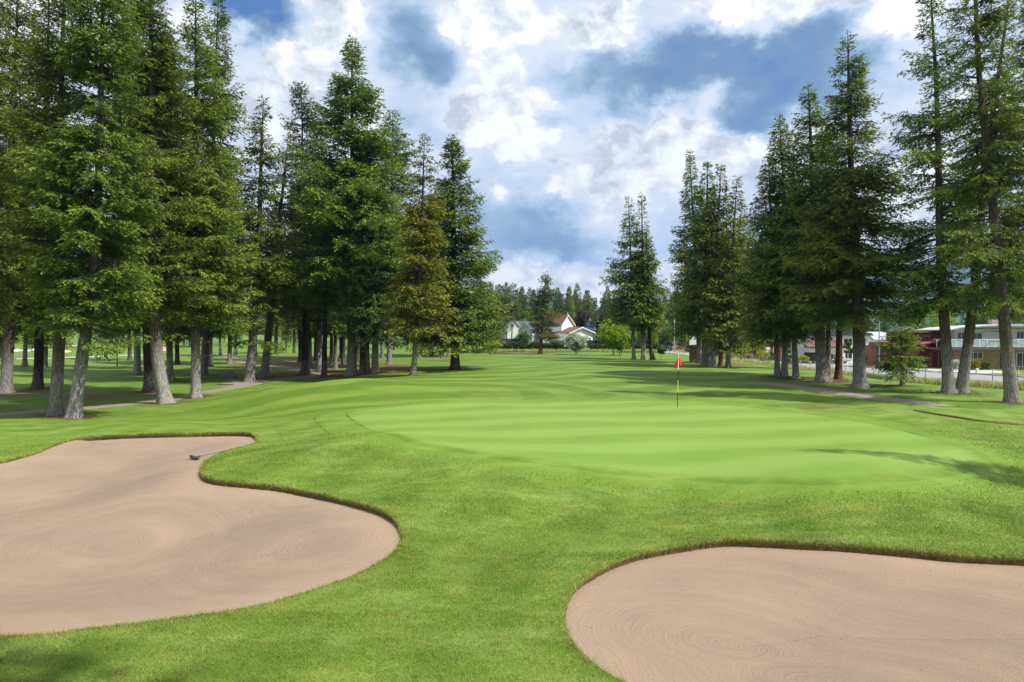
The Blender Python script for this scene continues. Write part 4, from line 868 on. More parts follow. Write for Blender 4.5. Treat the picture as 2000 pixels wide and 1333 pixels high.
bl("sapling", 1291, 703, 678, 8, 692, MIDG, "tiny staked sapling with a tuft of leaves by the fence", r0=.03, nclump=14, per=60)
bl("sapling", 1660, 0, 668, 9, 695, MIDG, "thin sapling in front of the white garage", D=96, r0=.03, nclump=14, per=60)
for i, (px, top, half, D, f_, lb_) in enumerate(((1830, 590, 40, 150, LIME, "bright green tree above the red brown house roof"), (1905, 605, 26, 140, MIDG, "green tree behind the balcony house left of its roof"), (1960, 585, 40, 135, MIDG, "dark green tree behind the balcony house chimney"), (1990, 596, 26, 128, LIME, "light green tree behind the right end of the balcony house"),
        (1780, 610, 26, 160, MIDG, "green tree in front of the distant yellow house"), (1700, 628, 26, 138, DEEP, "dark tree behind the green lamp post"), (1640, 625, 30, 150, MIDG, "green tree rising behind the white garage house"), (1545, 630, 24, 132, MIDG, "green tree between the red house and the white garage"), (1560, 585, 40, 190, MIDG, "tall green tree far behind the white garage"), (1480, 600, 34, 185, MIDG, "tall green tree far behind the red sided house"), (1350, 610, 30, 215, MIDG, "tall green tree far behind the shed"))):
    bl("broadleaf_tree", px, 0, top, half, 690, f_, lb_, D=D, nclump=60, per=80)
SH = "garden shrubs in front of the street houses"
for i, (px, D, top, half, f_, lb_) in enumerate(((1026, 158, 651, 16, MIDG, "big green bush in front of the grey house"), (1010, 156, 662, 12, DEEP, "dark bush left of the big green bush"), (1868, 92, 703, 12, BLOS, "pale grey green shrub beside the brick wall"), (1903, 92, 702, 9, YELL, "golden shrub in front of the brick wall"), (1921, 92, 708, 13, MIDG, "low green shrub right of the golden shrub"),
        (1700, 103, 676, 14, DEEP, "dark green shrub left of the green lamp post"), (1718, 104, 684, 8, MIDG, "small green shrub right of the green lamp post"), (1571, 112, 697, 9, YELL, "golden shrub left of the dark car"), (1626, 112, 699, 9, MIDG, "low shrub right of the dark car"), (1490, 122, 685, 12, YELL, "golden bush on the lawn of the red sided house"), (1504, 122, 688, 8, MIDG, "green bush beside the golden bush on the lawn"),
        (1543, 104, 696, 8, DEEP, "round dark shrub beside the fence behind the close pair"), (1306, 185, 668, 7, DEEP, "clipped dark hedge left of the red car"), (1346, 180, 676, 8, DEEP, "clipped dark hedge right of the red car"), (1240, 150, 660, 12, MIDG, "bush behind the left fairway edge fir"), (1400, 140, 672, 12, DEEP, "dark bush behind the shed clump"))):
    bl("garden_shrub", px, 0, top, half, 760, f_, lb_, "shrub", SH, D=D, nclump=26, per=80)
# hedge along the end of the fairway
def hedge(x0, x1, y, h, d, fol, label, name="hedge"):
    rg = np.random.default_rng(int(abs(x0 * 10)) + 1); k = int((x1 - x0) * h * 260); X = rg.uniform(x0, x1, k); Z = rg.uniform(0, 1, k) ** .8; Y = y + rg.uniform(-d / 2, d / 2, k)
    top = h * (.85 + .12 * np.sin(X * 1.7) + .06 * np.sin(X * 5.1)); B = np.stack([X, Y, height(X, Y) + Z * top], -1); dd = rg.normal(0, 1, (k, 3)); dd /= np.linalg.norm(dd, axis=1)[:, None]; nr_ = rg.normal(0, 1, (k, 3))
    K = kites(B, dd, nr_, rg.uniform(.25, .45, k), rg.uniform(.08, .14, k)); me = npmesh(name, K.reshape(-1, 3), np.arange(k * 4).reshape(-1, 4), [fol], attrs=dict(var=np.repeat(rg.random(k), 4), tip=np.repeat(rg.random(k), 4)))
    return tag(link(name, me), label, "hedge")
hedge(15, 28, 136, 1.5, 1.4, DEEP, "dark hedge behind the white blossom and lime trees")
hedge(-10, 11.5, 142, 1.6, 1.6, DEEP, "low dark hedge under the grey house left of the pine")
k = 16000; rg = np.random.default_rng(8); X = rg.uniform(-14, 27, k); Y = rg.uniform(126, 134, k)
me = blades("rough_grass", X, Y, rg.uniform(.25, .6, k), np.full(k, .03), rg.uniform(.2, .8, k), SEED, rg, rg.random(k) * .4); tag(link("rough_grass", me), "unmown green grass before the hedge at the fairway end", "grass", kind="stuff")
# needle litter round the foot of each front tree
def litter_mesh():
    rg = np.random.default_rng(77); Q = []
    for o in COL.objects:
        if o.get("category") == "tree" and o.type == 'EMPTY' and 24 < o.location.y < 75 and abs(o.location.x) < .8 * o.location.y:
            k = 420; a = rg.uniform(0, 6.283, k); r = .25 + np.abs(rg.normal(0, .75, k)); Q.append(np.stack([o.location.x + np.cos(a) * r, o.location.y + np.sin(a) * r], -1))
    Q = np.concatenate(Q); k = len(Q); a = rg.uniform(0, 6.283, k); L_ = rg.uniform(.04, .11, k); w_ = L_ * .35; z = height(Q[:, 0], Q[:, 1]) + .012
    c, s_ = np.cos(a), np.sin(a); V = np.stack([np.stack([Q[:, 0] - c * L_, Q[:, 1] - s_ * L_, z], -1), np.stack([Q[:, 0] + s_ * w_, Q[:, 1] - c * w_, z + .01], -1), np.stack([Q[:, 0] + c * L_, Q[:, 1] + s_ * L_, z], -1), np.stack([Q[:, 0] - s_ * w_, Q[:, 1] + c * w_, z + .01], -1)], 1).reshape(-1, 3)
    tag(link("needle_litter", npmesh("needle_litter", V, np.arange(k * 4).reshape(-1, 4), [simple("dry_needles", (.20, .115, .055), .95, .5, 2)])), "brown fallen needles and bark crumbs round the feet of the firs", "litter", kind="stuff")
litter_mesh()
# ---------------------------------------------------------------- golf things
RED = simple("red_flag_cloth", (.75, .03, .015), .7, .12, 6); BLK = simple("black_paint", (.012, .012, .013), .4, .1); YEL = simple("yellow_paint", (.80, .58, .03), .45, .08); WHT = simple("white_paint", (.80, .80, .78), .5, .05)
q = P(1323, 797); t = empty("flagstick", tuple(q), 0, "golf flagstick with a red pennant standing in the hole", "flagstick", rot=(0, R(1.2), 0))
for z0, z1, m_ in ((-.1, .62, BLK), (.62, 1.12, YEL), (1.12, 1.55, BLK), (1.55, 1.72, WHT), (1.72, 2.16, WHT)):
    m = MB(); m.tube([(0, 0, z0), (0, 0, z1)], .014, 10); m.build("pole", m_, t)
m = MB(); nx, nz = 12, 8; vs = []
for i in range(nx + 1):
    for j in range(nz + 1):
        u, v = i / nx, j / nz; hh = .46 * (1 - .95 * u); zc = 1.92 - .16 * u
        vs.append((.014 + u * .20 * (1 if 1 else 1), -.05 * math.sin(u * 5 + v * 2) * (.3 + u), zc + (v - .5) * hh))
vs2 = [(-(.012 + (x - .014) * .85), y + .012, z - .07 - (x * .35)) for x, y, z in vs]
fs = [(i * (nz + 1) + j, (i + 1) * (nz + 1) + j, (i + 1) * (nz + 1) + j + 1, i * (nz + 1) + j + 1) for i in range(nx) for j in range(nz)]
m.add(vs, fs); m.add(vs2, fs); fl = m.build("flag", RED, t, smooth=True); md = fl.modifiers.new("th", 'SOLIDIFY'); md.thickness = .004
m = MB(); m.lathe([(.054, -.10), (.054, .004), (.050, .004), (.050, -.1)], 20, c=(0, 0, 0)); m.build("cup", WHT, t)
# rake lying in the left bunker
q = P(380, 893); zz_, _ = sand_at(0, q[0], q[1]); e = P(440, 884); ang = math.atan2(e[1] - q[1], e[0] - q[0])
t = empty("bunker_rake", (q[0], q[1], zz_ + .02), ang, "dark bunker rake lying on the sand by the grass lip", "rake")
RK = simple("rake_plastic", (.05, .055, .07), .5, .1); RH = simple("rake_handle", (.10, .14, .17), .4, .1)
m = MB(); m.box(-.04, .03, -.30, .30, .02, .075); m.build("head", RK, t, bevel=.01)
m = MB()
for i in range(15): m.tube([(-.02, -.28 + i * .04, .03), (-.03, -.28 + i * .04, -.03)], [.009, .004], 5)
m.build("tines", RK, t); m = MB(); hl = float(np.hypot(*(e - q)[:2])); ze = float(e[2]) + .06 - (zz_ + .02); m.tube([(0, 0, .055), (hl * .5, 0, .055 + (ze - .055) * .45), (hl, 0, ze)], .018, 8); m.build("handle", RH, t); m = MB(); m.tube([(0, 0, .05), (.16, 0, .062)], .026, 8); m.build("socket", RK, t)
# markers
def marker(name, px, py, r, h, mat_, label, cat):
    q = P(px, py); m = MB(); m.lathe([(r, -.1), (r, h * .96), (r * .6, h)], 10); o = m.build(name, mat_, None, True); o.location = q; tag(o, label, cat); return o
marker("marker_post", 229, 716, .055, 1.5, BLK, "thin black marker post standing in the left fairway", "post")
def ball(name, px, py, r, mat_, label):
    q = P(px, py); m = MB(); m.lathe([(r * .5, -.02), (r * .95, r * .3), (r, r * .6), (r * .8, r * 1.1), (r * .3, r * 1.3), (.002, r * 1.33)], 12); m.lathe([(r * .2, -.15), (r * .2, 0)], 8); o = m.build(name, mat_, None, True); o.location = q; tag(o, label, "tee marker")
ball("tee_marker", 94, 719, .11, WHT, "small white tee marker ball on the left fairway"); ball("tee_marker", 141, 725, .11, simple("blue_paint", (.08, .30, .55), .4), "small blue tee marker ball on the left fairway")
marker("marker_stake", 1211, 701, .045, .75, simple("worn_white_stake", (.7, .62, .5), .6), "short pale stake at the edge under the lime green tree", "stake")
# boulder
def rock(px, py, sx, sy, sz, seed, label, col=(.20, .20, .185), name="boulder", group=None):
    q = P(px, py); bm = bmesh.new(); bmesh.ops.create_icosphere(bm, subdivisions=4, radius=1)
    from mathutils import noise as mn
    for v in bm.verts:
        n1 = mn.fractal(v.co * 1.1 + Vector((seed, 0, 0)), 1, 2, 5); v.co = v.co * (1 + .22 * n1); v.co.z = max(v.co.z, -.35); v.co = Vector((v.co.x * sx, v.co.y * sy, v.co.z * sz))
    me = bpy.data.meshes.new(name); bm.to_mesh(me); bm.free(); me.polygons.foreach_set("use_smooth", [True] * len(me.polygons))
    n = N("rock"); p_ = n.pos(); c = n.ramp(n.noise(p_, 5, 7, .7), [(.3, tuple(x * .5 for x in col)), (.55, col), (.75, tuple(min(1, x * 1.6) for x in col))]); me.materials.append(n.out(n.bsdf(c, .9, n.bump(n.noise(p_, 9, 6, .7), .8, .05))))
    o = link(name, me); o.location = (q[0], q[1], q[2] + sz * .3); tag(o, label, "rock", group)
rock(446, 737, .72, .5, .42, 3, "grey boulder lying beside the path under the left firs")
rk = random.Random(4)
for i in range(26):
    rock(2 + i * 3.4 + rk.uniform(-1, 1), 688 + rk.uniform(-1, 1.2) - i * .02, rk.uniform(.3, .7), .4, rk.uniform(.25, .5), i + 11, "pale grey edging rock around the pond bank at the far left", (.45, .44, .42), "edging_rock", "pale rocks along the far left bank")
# distant sand bunkers and cart path on the left fairway
DS = simple("distant_sand", (.50, .38, .27), .9, .1, .5)
def patch(pts, name, mat_, lift=.03):
    c = spline(np.array([P(a, b)[:2] for a, b in pts]), 6); bm = bmesh.new()
    vs = [bm.verts.new((x, y, float(height(x, y)) + lift)) for x, y in c]; f = bm.faces.new(vs); bmesh.ops.triangulate(bm, faces=[f]); me = bpy.data.meshes.new(name); bm.to_mesh(me); bm.free(); me.materials.append(mat_); return tag(link(name, me), kind="structure")
patch([(60, 689), (90, 684), (132, 685), (138, 688), (110, 690.5)], "bunker_sand", DS); patch([(86, 675), (120, 672.5), (158, 673), (150, 676.5), (110, 677.5)], "bunker_sand", DS)
patch([(300, 681), (318, 677), (330, 680), (322, 686), (306, 686)], "bunker_sand", DS)
strip("path", np.array([P(a, b)[:2] for a, b in [(-120, 706), (0, 703), (90, 700.5), (180, 697), (300, 694)]]), 2.0, simple("concrete_path", (.40, .40, .37), .9), .03)

# ---------------------------------------------------------------- shed
SHED = simple("brown_shed_boards", (.23, .12, .085), .8, .12, 6); SHW = simple("white_shed_trim", (.62, .62, .58), .6)
q = P(1361, 709); k = q[1] / F; t = empty("garden_shed", tuple(q), R(-14), "small brown shed with one pale side behind the fir clump", "shed")
W_, D_, H_ = 1.7, 1.6, 1.95
m = MB(); m.box(-W_ / 2, W_ / 2, 0, D_, -.2, H_)
for i in range(1, 10): m.box(-W_ / 2 + i * W_ / 10 - .008, -W_ / 2 + i * W_ / 10 + .008, -.006, 0, 0, H_ - .02)
m.build("wall", SHED, t)
m = MB(); m.box(-W_ / 2 - .03, -W_ / 2 - .003, .12, D_ - .12, .02, H_ - .15); m.build("side_panel", SHW, t, label="pale side panel")
m = MB(); m.prism([(-W_ / 2 - .22, H_ + .0), (W_ / 2 + .22, H_ + .18), (W_ / 2 + .22, H_ + .28), (-W_ / 2 - .22, H_ + .10)], -.25, D_ + .25); m.build("roof", simple("shed_roof", (.11, .075, .06), .85), t)
m = MB(); m.box(.0, .62, -.03, -.003, .04, 1.75); d_ = m.build("door", simple("shed_door", (.28, .15, .11), .75), t); m = MB(); m.box(.07, .10, -.055, -.032, .85, .98); m.build("handle", BLK, d_)

# ---------------------------------------------------------------- fence
FM_ = simple("galvanised_steel", (.20, .205, .20), .5, .1, 4, .4, .6)
fx = [(34.5, 44), (35.3, 52), (35.4, 62), (35.3, 74), (35.2, 88), (35.2, 102), (34.5, 116), (30.5, 134), (26, 150)]
fc = spline(fx, 40, False); seg = np.hypot(*np.diff(fc, axis=0).T); cum = np.concatenate([[0], np.cumsum(seg)])
fence = empty("wire_fence", (fx[0][0], fx[0][1], float(height(*fx[0]))), 0, "chain link fence with thin steel posts along the street", "fence")
org = np.array(fence.location)
def fpt(s): return np.array([np.interp(s, cum, fc[:, 0]), np.interp(s, cum, fc[:, 1])])
post = None; FH = 1.45; s_ = 0
while s_ < cum[-1]:
    a = fpt(s_); z = float(height(*a))
    if post is None:
        m = MB(); m.tube([(0, 0, -.3), (0, 0, FH + .03)], .032, 8); m.lathe([(.045, FH + .02), (.04, FH + .05), (.01, FH + .08)], 8); post = m.build("post", FM_, fence, True); po = post
    else: po = post.copy(); COL.objects.link(po); po.parent = fence
    po.location = (a[0] - org[0], a[1] - org[1], z - org[2]); s_ += 2.9
m = MB(); pts = []
for s_ in np.arange(0, cum[-1], 1.5): a = fpt(s_); pts.append((a[0] - org[0], a[1] - org[1], float(height(*a)) - org[2] + FH))
m.tube(pts, .016, 6); m.build("top_rail", FM_, fence, True)
vs = []; fs = []; Ls = 95; st = .11
for s_ in np.arange(0, Ls, st):
    for sg in (1, -1):
        pr = []
        for u in (0, .5, 1):
            ss_ = s_ + sg * u * FH; 
            if ss_ < 0 or ss_ > cum[-1]: break
            a = fpt(ss_); pr.append((a[0] - org[0] + .01 * sg, a[1] - org[1], float(height(*a)) - org[2] + .03 + u * (FH - .04)))
        if len(pr) < 3: continue
        o = len(vs); w2 = .0022
        for x, y, z in pr: vs += [(x, y - w2, z), (x, y + w2, z), (x + w2, y, z + w2)]
        for i in range(2):
            for j in range(3): fs.append((o + i * 3 + j, o + i * 3 + (j + 1) % 3, o + i * 3 + 3 + (j + 1) % 3, o + i * 3 + 3 + j))
link("wire_mesh", npmesh("wire_mesh", vs, fs, [FM_]), fence)

# ---------------------------------------------------------------- poles
def lamp(px, D, h, label):
    X = (px - 1000) / F * D; z = float(height(X, D)); t = empty("street_lamp", (X, D, z), 0, label, "lamp post"); G_ = simple("green_lamp_paint", (.13, .27, .19), .5)
    m = MB(); m.lathe([(.16, -.05), (.16, .12), (.1, .18), (.085, 1.0), (.075, h * .6), (.06, h)], 12); m.build("pole", G_, t, True)
    m = MB(); m.tube([(0, 0, h - .1), (-.4, -.1, h + .25), (-1.1, -.3, h + .3)], .035, 8); m.build("arm", G_, t, True)
    m = MB(); m.lathe([(.05, 0), (.17, .05), (.19, .10), (.12, .2), (.03, .24)], 14, c=(-1.2, -.33, h + .16)); m.build("lamp_head", simple("lamp_metal", (.45, .46, .45), .4, metal=.5), t, True)
lamp(1717, 96, 7.5, "green street lamp post standing on the far side of the street")
WOOD = simple("weathered_pole", (.30, .25, .20), .85, .2, 5); 
def upole(px, D, h, r, label, name="utility_pole", arms=True):
    X = (px - 1000) / F * D; z = float(height(X, D)); t = empty(name, (X, D, z), 0, label, "pole"); m = MB(); m.lathe([(r * 1.1, -.3), (r, 0), (r * .75, h)], 10); m.build("pole", WOOD, t, True)
    if arms:
        m = MB(); m.box(-1.1, 1.1, -r - .1, -r + .02, h - .75, h - .63); c_ = m.build("crossarm", WOOD, t)
        for x in (-1, -.45, .45, 1): m = MB(); m.lathe([(.03, 0), (.05, .05), (.03, .12), (.045, .16), (.01, .2)], 8, c=(x, -r - .04, h - .63)); m.build("insulator", WHT, c_, True)
upole(1317, 176, 10, .16, "wooden utility pole left of the red car"); upole(1266, 150, 7.0, .09, "slender pale pole behind the three fairway edge firs", "lamp_pole", False)
X, D = (1355 - 1000) / F * 150, 150; t = empty("street_sign", (X, D, float(height(X, D))), R(-8), "blank white board on posts above the brown shed", "sign")
m = MB(); m.box(-.85, .85, -.03, .03, 2.1, 4.1); m.build("board", WHT, t)
for x in (-.7, .7): m = MB(); m.box(x - .05, x + .05, .035, .12, -.2, 4.0); m.build("post", WOOD, t)

# ---------------------------------------------------------------- houses
GLASS = N("window_glass"); gl = GLASS.bsdf((.03, .04, .05), .08, None, .6); GLASS = GLASS.out(gl)
def siding(name, col, horiz=True, sp_=.2):
    n = N(name); p_ = n.pos(); s_ = n.n('ShaderNodeSeparateXYZ', {0: p_}).outputs; fr = n.math('FRACT', n.math('DIVIDE', s_[2 if horiz else 0], sp_)); ln = n.mr(fr, .0, .12, .62, 1)
    c = n.mix(n.noise(p_, 1.2, 4), tuple(x * .9 for x in col), tuple(min(1, x * 1.08) for x in col)); c = n.mix(n.math('SUBTRACT', 1.0, ln), c, tuple(x * .45 for x in col)); return n.out(n.bsdf(c, .7, n.bump(fr, .4, .02)))
def shingle(name, col):
    n = N(name); p_ = n.pos(); b = n.n('ShaderNodeTexBrick', {'Vector': p_, 'Scale': 3.0, 'Color1': (*col, 1), 'Color2': (*[x * .7 for x in col], 1), 'Mortar': (*[x * .4 for x in col], 1)}).outputs[0]
    c = n.mix(n.mr(n.noise(p_, 2.5, 6, .7), .3, .7), b, tuple(min(1, x * 1.25) for x in col)); return n.out(n.bsdf(c, .9, None, .1))
def brick(name, c1, c2):
    n = N(name); p_ = n.map(n.pos(), (1, 1, 1), rot=(R(90), 0, 0)); b = n.n('ShaderNodeTexBrick', {'Vector': p_, 'Scale': 2.4, 'Color1': (*c1, 1), 'Color2': (*c2, 1), 'Mortar': (.35, .30, .22, 1), 'Mortar Size': .02, 'Bias': -.1}).outputs[0]; return n.out(n.bsdf(b, .85))
WS = siding("white_siding", (.78, .78, .77)); WT = simple("white_trim", (.80, .80, .79), .5, .03); BRROOF = shingle("brown_shingles", (.17, .095, .075)); GRROOF = shingle("slate_shingles", (.085, .095, .115)); LGROOF = simple("pale_metal_roof", (.42, .45, .48), .6, .08, 1)
def window(root, x0, x1, z0, z1, y=0., side='front', frame=WT, mull=1, fr=.07, pane_mat=None):
    """window on the y = const face (front) or on an x = const face (side)"""
    def B(m, a0, a1, b0, b1, d0, d1):
        if side == 'front': m.box(a0, a1, y - d1, y - d0, b0, b1)
        elif side == 'left': m.box(y - d1, y - d0, a0, a1, b0, b1)
        else: m.box(y + d0, y + d1, a0, a1, b0, b1)
    m = MB(); B(m, x0 - fr, x0, z0, z1, .003, .07); B(m, x1, x1 + fr, z0, z1, .003, .07); B(m, x0 - fr, x1 + fr, z1, z1 + fr, .003, .07); B(m, x0 - fr, x1 + fr, z0 - fr, z0, .003, .085)
    for i in range(1, mull + 1): c = x0 + (x1 - x0) * i / (mull + 1); B(m, c - .025, c + .025, z0, z1, .03, .06)
    w_ = m.build("window", frame, root); m = MB(); B(m, x0, x1, z0, z1, .006, .028); m.build("pane", pane_mat or GLASS, w_); return w_
def gable(root, x0, x1, y0, y1, eave, ridge, wall, roof, axis='y', over=.45, th=.16, z0=-.6, rx=None):
    """gabled block; ridge runs along axis"""
    m = MB()
    if axis == 'y':
        c = (x0 + x1) / 2 if rx is None else rx
        m.prism([(x0, z0), (x1, z0), (x1, eave), (c, ridge), (x0, eave)], y0, y1, 'y')
        sl = (ridge - eave) / (c - x0); sr = (ridge - eave) / (x1 - c)
        r_ = MB(); r_.prism([(x0 - over, eave - sl * over + .02), (c, ridge + .02), (c, ridge + .02 + th), (x0 - over, eave - sl * over + th + .02)], y0 - over, y1 + over, 'y')
        r_.prism([(c, ridge + .02), (x1 + over, eave - sr * over + .02), (x1 + over, eave - sr * over + th + .02), (c, ridge + th + .02)], y0 - over, y1 + over, 'y')
        b = MB()
        for s_ in (y0 - over - .04,):
            b.prism([(x0 - over, eave - sl * over - .08), (c, ridge - .10), (c, ridge + th), (x0 - over, eave - sl * over + th)], s_, s_ + .036, 'y'); b.prism([(c, ridge - .10), (x1 + over, eave - sr * over - .08), (x1 + over, eave - sr * over + th), (c, ridge + th)], s_, s_ + .036, 'y')
    else:
        c = (y0 + y1) / 2; m.prism([(y0, z0), (y1, z0), (y1, eave), (c, ridge), (y0, eave)], x0, x1, 'x'); sl = (ridge - eave) / (c - y0)
        r_ = MB(); r_.prism([(y0 - over, eave - sl * over + .02), (c, ridge + .02), (c, ridge + .02 + th), (y0 - over, eave - sl * over + th + .02)], x0 - over, x1 + over, 'x')
        r_.prism([(c, ridge + .02), (y1 + over, eave - sl * over + .02), (y1 + over, eave - sl * over + th + .02), (c, ridge + th + .02)], x0 - over, x1 + over, 'x'); b = MB()
        for s_ in (x1 + over + .004,): b.prism([(y0 - over, eave - sl * over - .08), (c, ridge - .10), (c, ridge + th), (y0 - over, eave - sl * over + th)], s_, s_ + .036, 'x'); b.prism([(c, ridge - .10), (y1 + over, eave - sl * over - .08), (y1 + over, eave - sl * over + th), (c, ridge + th)], s_, s_ + .036, 'x')
    m.build("wall", wall, root); rf = r_.build("roof", roof, root); b.build("bargeboard", WT, rf); return rf
def place(px, D, dz=0.):
    X = (px - 1000) / F * D; return (X, D, float(height(X, D)) + dz)
def zt(py, D, z0): return (650 - py) * D / F + CAM_H - z0
# white house with brown roofs
loc = place(1113, 166); h_ = empty("white_house", loc, R(0), "white house with two steep brown roofed gables at the fairway end", "house"); z0 = loc[2]; k = 166 / F
u = empty("upper_block", (0, 0, 0)); bpy.data.objects.remove(u)
e1, r1 = zt(634, 166, z0), zt(616, 166, z0)
def sub(root, name, loc_, rz, *a, **kw):
    """a block of the same house turned by rz: geometry is baked into house space"""
    pre = set(bpy.data.objects); rf = gable(root, *a, **kw); return rf
def rotobj(objs, rz, off):
    M = Matrix.Translation(Vector(off)) @ Matrix.Rotation(rz, 4, 'Z')
    for o in objs: o.data.transform(M)
def block(root, rz, off, fn):
    before = set(o.name for o in bpy.data.objects); fn(); new = [o for o in bpy.data.objects if o.name not in before and o.type == 'MESH']; rotobj(new, rz, off)
block(h_, R(38), ((1113 - 1113) * k - .3, 2.5, 0), lambda: (gable(h_, -1.9, 1.9, 0, 8.5, e1, r1, WS, BRROOF, 'y', .3), window(h_, -.35, .35, 2.6, 3.6, 0)))
block(h_, R(24), ((1134 - 1113) * k, -2.5, 0), lambda: (gable(h_, -2.9, 2.9, 0, 7.5, zt(650, 160, z0), zt(640, 160, z0), WS, BRROOF, 'y', .5), window(h_, -.4, .6, 1.6, 2.4, 0), window(h_, 1.8, 2.3, 1.2, 2.2, 0)))
block(h_, R(0), ((1088 - 1113) * k, 3.5, 0), lambda: (gable(h_, -3.2, 3.2, 0, 5.5, zt(651, 169, z0), zt(640, 169, z0), WS, BRROOF, 'x', .4), window(h_, -2.2, -1.2, 1.2, 2.3, 0), window(h_, .4, 1.4, 1.2, 2.3, 0)))
m = MB(); 
for x in np.arange(-5.8, .9, .14): m.box(x, x + .04, -3.3, -3.26, zt(663, 162, z0), zt(657, 162, z0))
m.box(-5.9, .95, -3.35, -3.2, zt(657, 162, z0), zt(657, 162, z0) + .08); m.build("deck_rail", simple("deck_rail_wood", (.48, .42, .36), .7), h_)
m = MB(); m.box(-6, 1, -3.4, 2.3, zt(664.2, 162, z0) - .12, zt(664.2, 162, z0)); m.build("deck", WT, h_)
m = MB(); m.lathe([(.03, 0), (.09, .1), (.04, .5), (.01, 1.0)], 8, c=(-.32, 2.3, r1)); m.build("finial", WT, h_); m = MB(); m.box(-6.3, -5.9, 6, 6.4, r1 - .9, r1 + .3); m.build("chimney", WT, h_)
m = MB(); m.box(-6, 9, -3.9, -3.8, -.3, zt(665, 160, z0)); o = m.build("board_fence", simple("grey_green_boards", (.09, .12, .11), .8, .2, 2)); o.location = loc; tag(o, "dark grey green board fence below the deck of the white house", "fence")
# grey house
loc = place(1014, 172); z0 = loc[2]; h_ = empty("grey_house", loc, 0, "pale grey house with dark slate gables left of the lone pine", "house"); k = 172 / F; GW = siding("grey_siding", (.50, .52, .54))
block(h_, R(-28), (13 * k, 0, 0), lambda: (gable(h_, -1.7, 1.7, 0, 7, zt(645, 172, z0), zt(630, 172, z0), GW, GRROOF, 'y', .3), window(h_, -.35, .35, 2.6, 3.8, 0)))
block(h_, R(0), (-8 * k, 3.6, 0), lambda: (gable(h_, -3.6, 3.2, 0, 7, zt(645, 175, z0), zt(628, 175, z0), GW, GRROOF, 'x', .4), window(h_, -2.3, -1.3, 1.2, 2.4, 0)))
block(h_, R(10), (-13 * k, 1.6, 0), lambda: (gable(h_, -1.5, 1.5, 0, 4, zt(634, 172, z0), zt(621, 172, z0), WS, GRROOF, 'y', .25), window(h_, -.3, .3, 4.6, 5.4, 0)))
m = MB(); m.box(-5.5, -1, -2.6, -2.5, -.2, 1.9); m.build("porch_screen", simple("dark_porch", (.05, .05, .055), .8), h_)
# blue house
loc = place(1157, 182); z0 = loc[2]; h_ = empty("blue_house", loc, R(8), "blue sided house with a low sloping roof and brick chimney", "house"); BS = siding("blue_siding", (.045, .10, .19))
m = MB(); m.prism([(-1.6, -.5), (2.4, -.5), (2.4, zt(634, 182, z0)), (-1.6, zt(628, 182, z0))], 0, 6); m.build("wall", BS, h_)
m = MB(); m.prism([(-2, zt(627, 182, z0)), (2.9, zt(634.5, 182, z0)), (2.9, zt(634.5, 182, z0) + .2), (-2, zt(627, 182, z0) + .2)], -.5, 6.5); rf = m.build("roof", GRROOF, h_); m = MB(); m.box(-.4, .2, 2, 2.6, zt(631, 182, z0), zt(622.5, 182, z0)); m.build("chimney", simple("brick_chimney", (.36, .17, .11), .85), rf)
window(h_, .7, 2.0, zt(644, 182, z0), zt(639.5, 182, z0), 0, mull=1); window(h_, -1.3, -.9, zt(635, 182, z0), zt(631, 182, z0), 0, mull=0)
m = MB(); m.box(3, 7.2, -14, -13.9, -.3, 1.5); o = m.build("board_fence", simple("red_cedar_boards", (.34, .09, .04), .8, .2, 3)); o.location = loc; tag(o, "short red cedar board fence left of the lime green tree", "fence")
# garden things seen by the hedge
q = P(1068, 681); t = empty("garden_swing", tuple(q), R(20), "small white slide and frame set by the hedge near the pine", "slide")
m = MB()
for a, b in (((-.9, -.4, 0), (-.9, 0, 1.5)), ((-.9, .4, 0), (-.9, 0, 1.5)), ((.2, -.4, 0), (.2, 0, 1.5)), ((.2, .4, 0), (.2, 0, 1.5)), ((-.9, 0, 1.5), (.2, 0, 1.5))): m.tube([a, b], .04, 6)
m.build("frame", simple("grey_frame", (.4, .42, .42), .5), t); m = MB(); m.prism([(.25, 1.35), (1.0, .1), (1.1, .16), (.35, 1.42)], -.25, .25); m.build("slide", WT, t)

# white garage house across the street
loc = place(1634, 120); z0 = loc[2]; k = 120 / F; h_ = empty("white_garage_house", loc, R(-4), "white two storey house with a brown roofed garage across the street", "house")
m = MB(); m.box(-5.3, 5.4, 0, 7, -.5, 4.3); m.build("wall", WS, h_); m = MB(); m.prism([(-5.8, 4.3), (5.9, 4.3), (5.5, 4.75), (0, 5.3), (-5.4, 4.75)], -.5, 7.5); m.build("roof", GRROOF, h_)
m = MB(); m.box(-5.6, .2, -3.2, -.003, -.4, 2.35); m.build("garage_wall", WS, h_); m = MB(); m.prism([(-3.5, 2.36), (.003, 3.2), (.003, 3.36), (-3.5, 2.52)], -5.9, .6, 'x'); m.build("garage_roof", BRROOF, h_)
m = MB(); m.box(-4.9, -2.4, -3.24, -3.203, -.1, 2.05)
for z in (.45, .95, 1.45): m.box(-4.9, -2.4, -3.25, -3.241, z, z + .03)
m.build("garage_door", WT, h_); m = MB(); m.box(-1.9, -.9, -3.24, -3.203, -.1, 2.0); d_ = m.build("door", simple("house_door", (.5, .5, .5), .6), h_); m = MB(); m.box(-1.8, -1.74, -3.28, -3.242, .95, 1.05); m.build("handle", BLK, d_)
for x in (-4.2, -1.9): window(h_, x, x + 1.2, 2.9 + .55, 4.0, 0)
for x in (1.2, 3.4): window(h_, x, x + 1.3, 2.7, 3.8, 0); window(h_, x, x + 1.3, .5, 1.6, 0)
